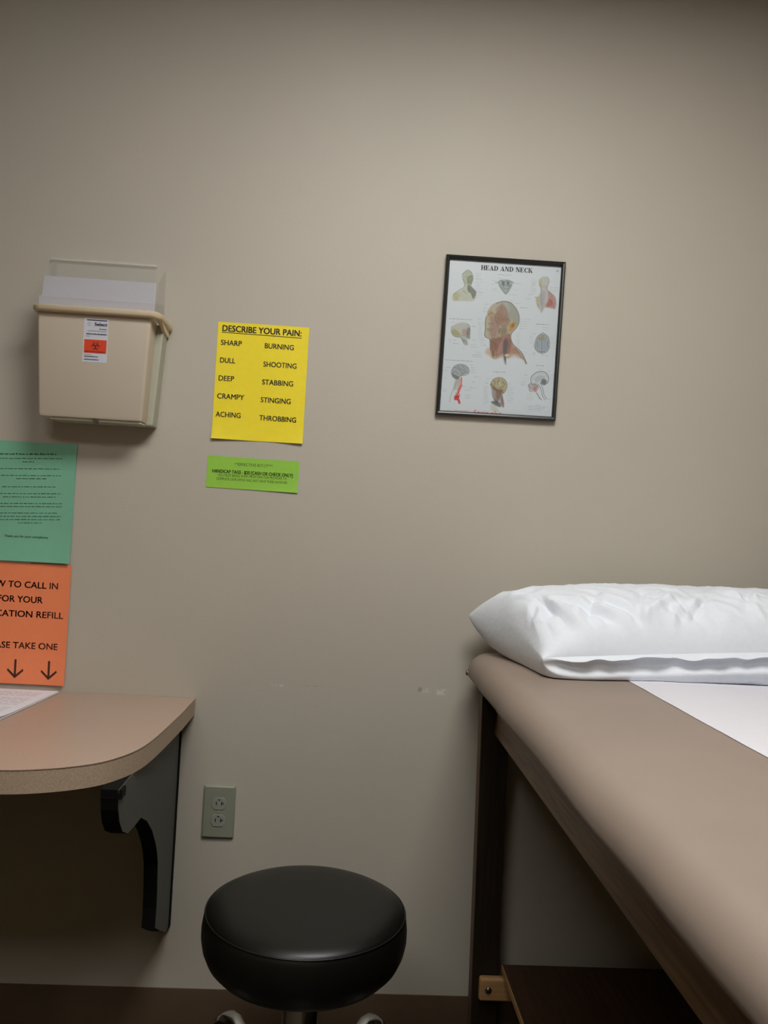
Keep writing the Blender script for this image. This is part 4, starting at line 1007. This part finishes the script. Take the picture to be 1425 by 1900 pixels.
# ------------------------------------------------------------------ pillow
pw = thing('pillow', (0.70, -0.22, TZ1), 'white disposable-covered pillow on the head of the exam table', 'pillow')
CBL, CFL, CFR, CBR = Vector((0.304, -0.058, 1.020)), Vector((0.398, -0.390, 0.980)), Vector((1.045, -0.372, 1.020)), Vector((1.075, -0.040, 1.042))
NU, NV = 250, 135
def ridged(p, f, w_=0.0):
    return 1 - abs(mnoise.noise(Vector((p[0] * f, p[1] * f, p[2] * f + w_)))) * 2
CREASES = [  # (u0,v0,u1,v1, depth, width): folds in the cover, v = 0 at the front seam
    (0.01, 0.02, 0.05, 0.55, 0.010, 0.030), (0.05, 0.55, 0.03, 0.85, 0.008, 0.022), (0.14, 0.04, 0.30, 0.55, -0.009, 0.030), (0.26, 0.02, 0.12, 0.40, -0.009, 0.025), (0.30, 0.02, 0.42, 0.50, -0.007, 0.022), (0.34, 0.00, 0.22, 0.36, -0.007, 0.022),
    (0.72, 0.00, 0.60, 0.75, 0.007, 0.016), (0.64, 0.05, 0.80, 0.70, -0.006, 0.024), (0.46, 0.02, 0.60, 0.36, -0.006, 0.020), (0.88, 0.00, 0.70, 0.50, -0.006, 0.020), (0.10, 0.10, 0.07, 0.8, -0.009, 0.022), (0.55, 0.30, 0.40, 0.80, 0.005, 0.016),
    (0.015, 0.70, 0.10, 0.62, -0.010, 0.018), (0.02, 0.30, 0.07, 0.45, -0.010, 0.018), (0.0, 0.55, 0.09, 0.80, 0.008, 0.02)]
_rc = random.Random(21)
for _ in range(60):
    a_, b_ = _rc.uniform(0.03, 0.97), _rc.uniform(0.0, 0.75)
    an_, L_ = _rc.uniform(0.5, 2.6), _rc.uniform(0.08, 0.30)
    CREASES.append((a_, b_, a_ + 0.7 * L_ * math.cos(an_), b_ + 1.3 * L_ * math.sin(an_), _rc.choice((-1, 1)) * _rc.uniform(0.0032, 0.0078), _rc.uniform(0.010, 0.026)))
def crease(u, v):
    s_ = 0
    for (a, b, c, d, dp, wd) in CREASES:
        ab = Vector((c - a, (d - b) * 0.55)); ap = Vector((u - a, (v - b) * 0.55)); t = max(0, min(1, ap.dot(ab) / ab.dot(ab)))
        dist = (ap - ab * t).length; s_ += 1.5 * dp * (1 - 0.85 * min(1, max(0, (v - 0.30) / 0.25))) * max(0, 1 - dist / wd) * math.sin(math.pi * (0.15 + 0.85 * (1 - t)))
    return s_
def pil(u, v, side):
    """u along the length, v from front (0) to back (1), side +1 top / -1 bottom"""
    base = (CFL * (1 - u) + CFR * u) * (1 - v) + (CBL * (1 - u) + CBR * u) * v
    # seams draw in between the corners
    su, sv = 2 * u - 1, 2 * v - 1
    base.y += 0.014 * (1 - su * su) * (1 if v < 0.5 else -1) * abs(sv) ** 3
    base.x += 0.022 * (1 - sv * sv) * (1 if u < 0.5 else -1) * abs(su) ** 6
    eu = max(0, 1 - abs(su) ** 9.0); ev = max(0, 1 - abs(sv) ** 3.2)
    fr_ = min(1, max(0, (0.55 - v) / 0.4))
    teu = (eu ** 0.48) * (1 - fr_) + (max(0, 1 - abs(su) ** 5.0) ** 0.80) * fr_
    t = teu * (ev ** 0.52)
    if side < 0:
        t = (eu ** 0.45) * (max(0, 1 - abs(sv) ** 5) ** 0.38)
        if v < 0.5: base.y -= 0.016 * min(1, v / 0.012) * math.exp(-(v / 0.16) ** 2) * min(1, 12 * (1 - abs(su)))
    p = (base.x, base.y, side * 3.0)
    edge = min(1, 6 * (1 - abs(su))) * min(1, 5 * (1 - abs(sv)))
    wr = (1 - 0.6 * min(1, max(0, (v - 0.3) / 0.25))) * 0.0100 * (ridged((p[0], p[1] * 0.6, p[2]), 7.0) - 0.5) + 0.0055 * (ridged((p[0] + p[1] * 0.5, p[1], p[2]), 19.0, 3.1) - 0.5) + 0.0012 * mnoise.noise(Vector((p[0] * 46, p[1] * 40, p[2])))
    # puckers running away from the front seam
    pk = 0.0045 * math.sin(u * 74 + 3 * mnoise.noise(Vector((u * 9, v * 3, 0.3)))) * max(0, 1 - v / 0.22) * min(1, v * 12)
    sag = 0.006 * mnoise.noise(Vector((u * 5, 0.7, 2.2))) * max(0, 1 - abs(sv) ** 2)
    if side > 0:
        return Vector((base.x, base.y, base.z + 0.095 * t + sag)), (wr + pk + crease(u, v)) * edge
    return Vector((base.x, base.y, base.z - 0.085 * t)), (wr + pk) * edge * 0.45
def seam_point(u, v):
    return (pil(u, v, 1)[0] + pil(u, v, -1)[0]) / 2
pm_ = MB()
vs = []; fs = []
def ue(i, n): t = i / n; return t - 0.09 * math.sin(2 * math.pi * t)
for side in (1, -1):
    off = len(vs)
    G_ = np.zeros((NV + 1, NU + 1, 3)); D_ = np.zeros((NV + 1, NU + 1))
    for j in range(NV + 1):
        for i in range(NU + 1):
            u, v = ue(i, NU), ue(j, NV)
            if i in (0, NU) or j in (0, NV): G_[j, i] = seam_point(u, v)
            else:
                p, d = pil(u, v, side); G_[j, i] = p; D_[j, i] = d
    n_ = np.cross(np.gradient(G_, axis=1), np.gradient(G_, axis=0)); n_ /= np.maximum(np.linalg.norm(n_, axis=2, keepdims=True), 1e-9)
    G_ = G_ + n_ * D_[..., None] * side
    for j in range(NV + 1):
        for i in range(NU + 1):
            x, y, z = G_[j, i]
            if x > TX0 + 0.05: z = max(z, ztop(min(x, TX1 - 0.06), y) + 0.0022)
            vs.append(Vector((x, y, z)))
    for j in range(NV):
        for i in range(NU):
            q = [off + j * (NU + 1) + i, off + j * (NU + 1) + i + 1, off + (j + 1) * (NU + 1) + i + 1, off + (j + 1) * (NU + 1) + i]
            fs.append(tuple(q) if side > 0 else tuple(q[::-1]))
pm_.add(vs, fs)
pob = pm_.build('cover', M['pillow'], pw, smooth=True)
# weld the two faces along the seam
import bmesh
bm = bmesh.new(); bm.from_mesh(pob.data); bmesh.ops.remove_doubles(bm, verts=bm.verts, dist=1e-6); bm.to_mesh(pob.data); bm.free()
# seam flange along the front edge
fl = MB()
def flange(a, b):
    u = a; p = seam_point(u, 0.0)
    wd = 0.020 * (0.75 + 0.5 * mnoise.noise(Vector((u * 16, 0.2, 0.9)))) * min(1, 10 * u + 0.15)
    q = b * wd
    return (p.x, p.y - q * 1.05 - 0.004, p.z - q * (0.50 + 0.7 * mnoise.noise(Vector((u * 9, 4.4, 0.1)))) + 0.001)
fl.grid(120, 3, flange, (0, 0.0006, 0.0004)).build('seam_flange', M['pillow'], pw, smooth=True, angle=40)
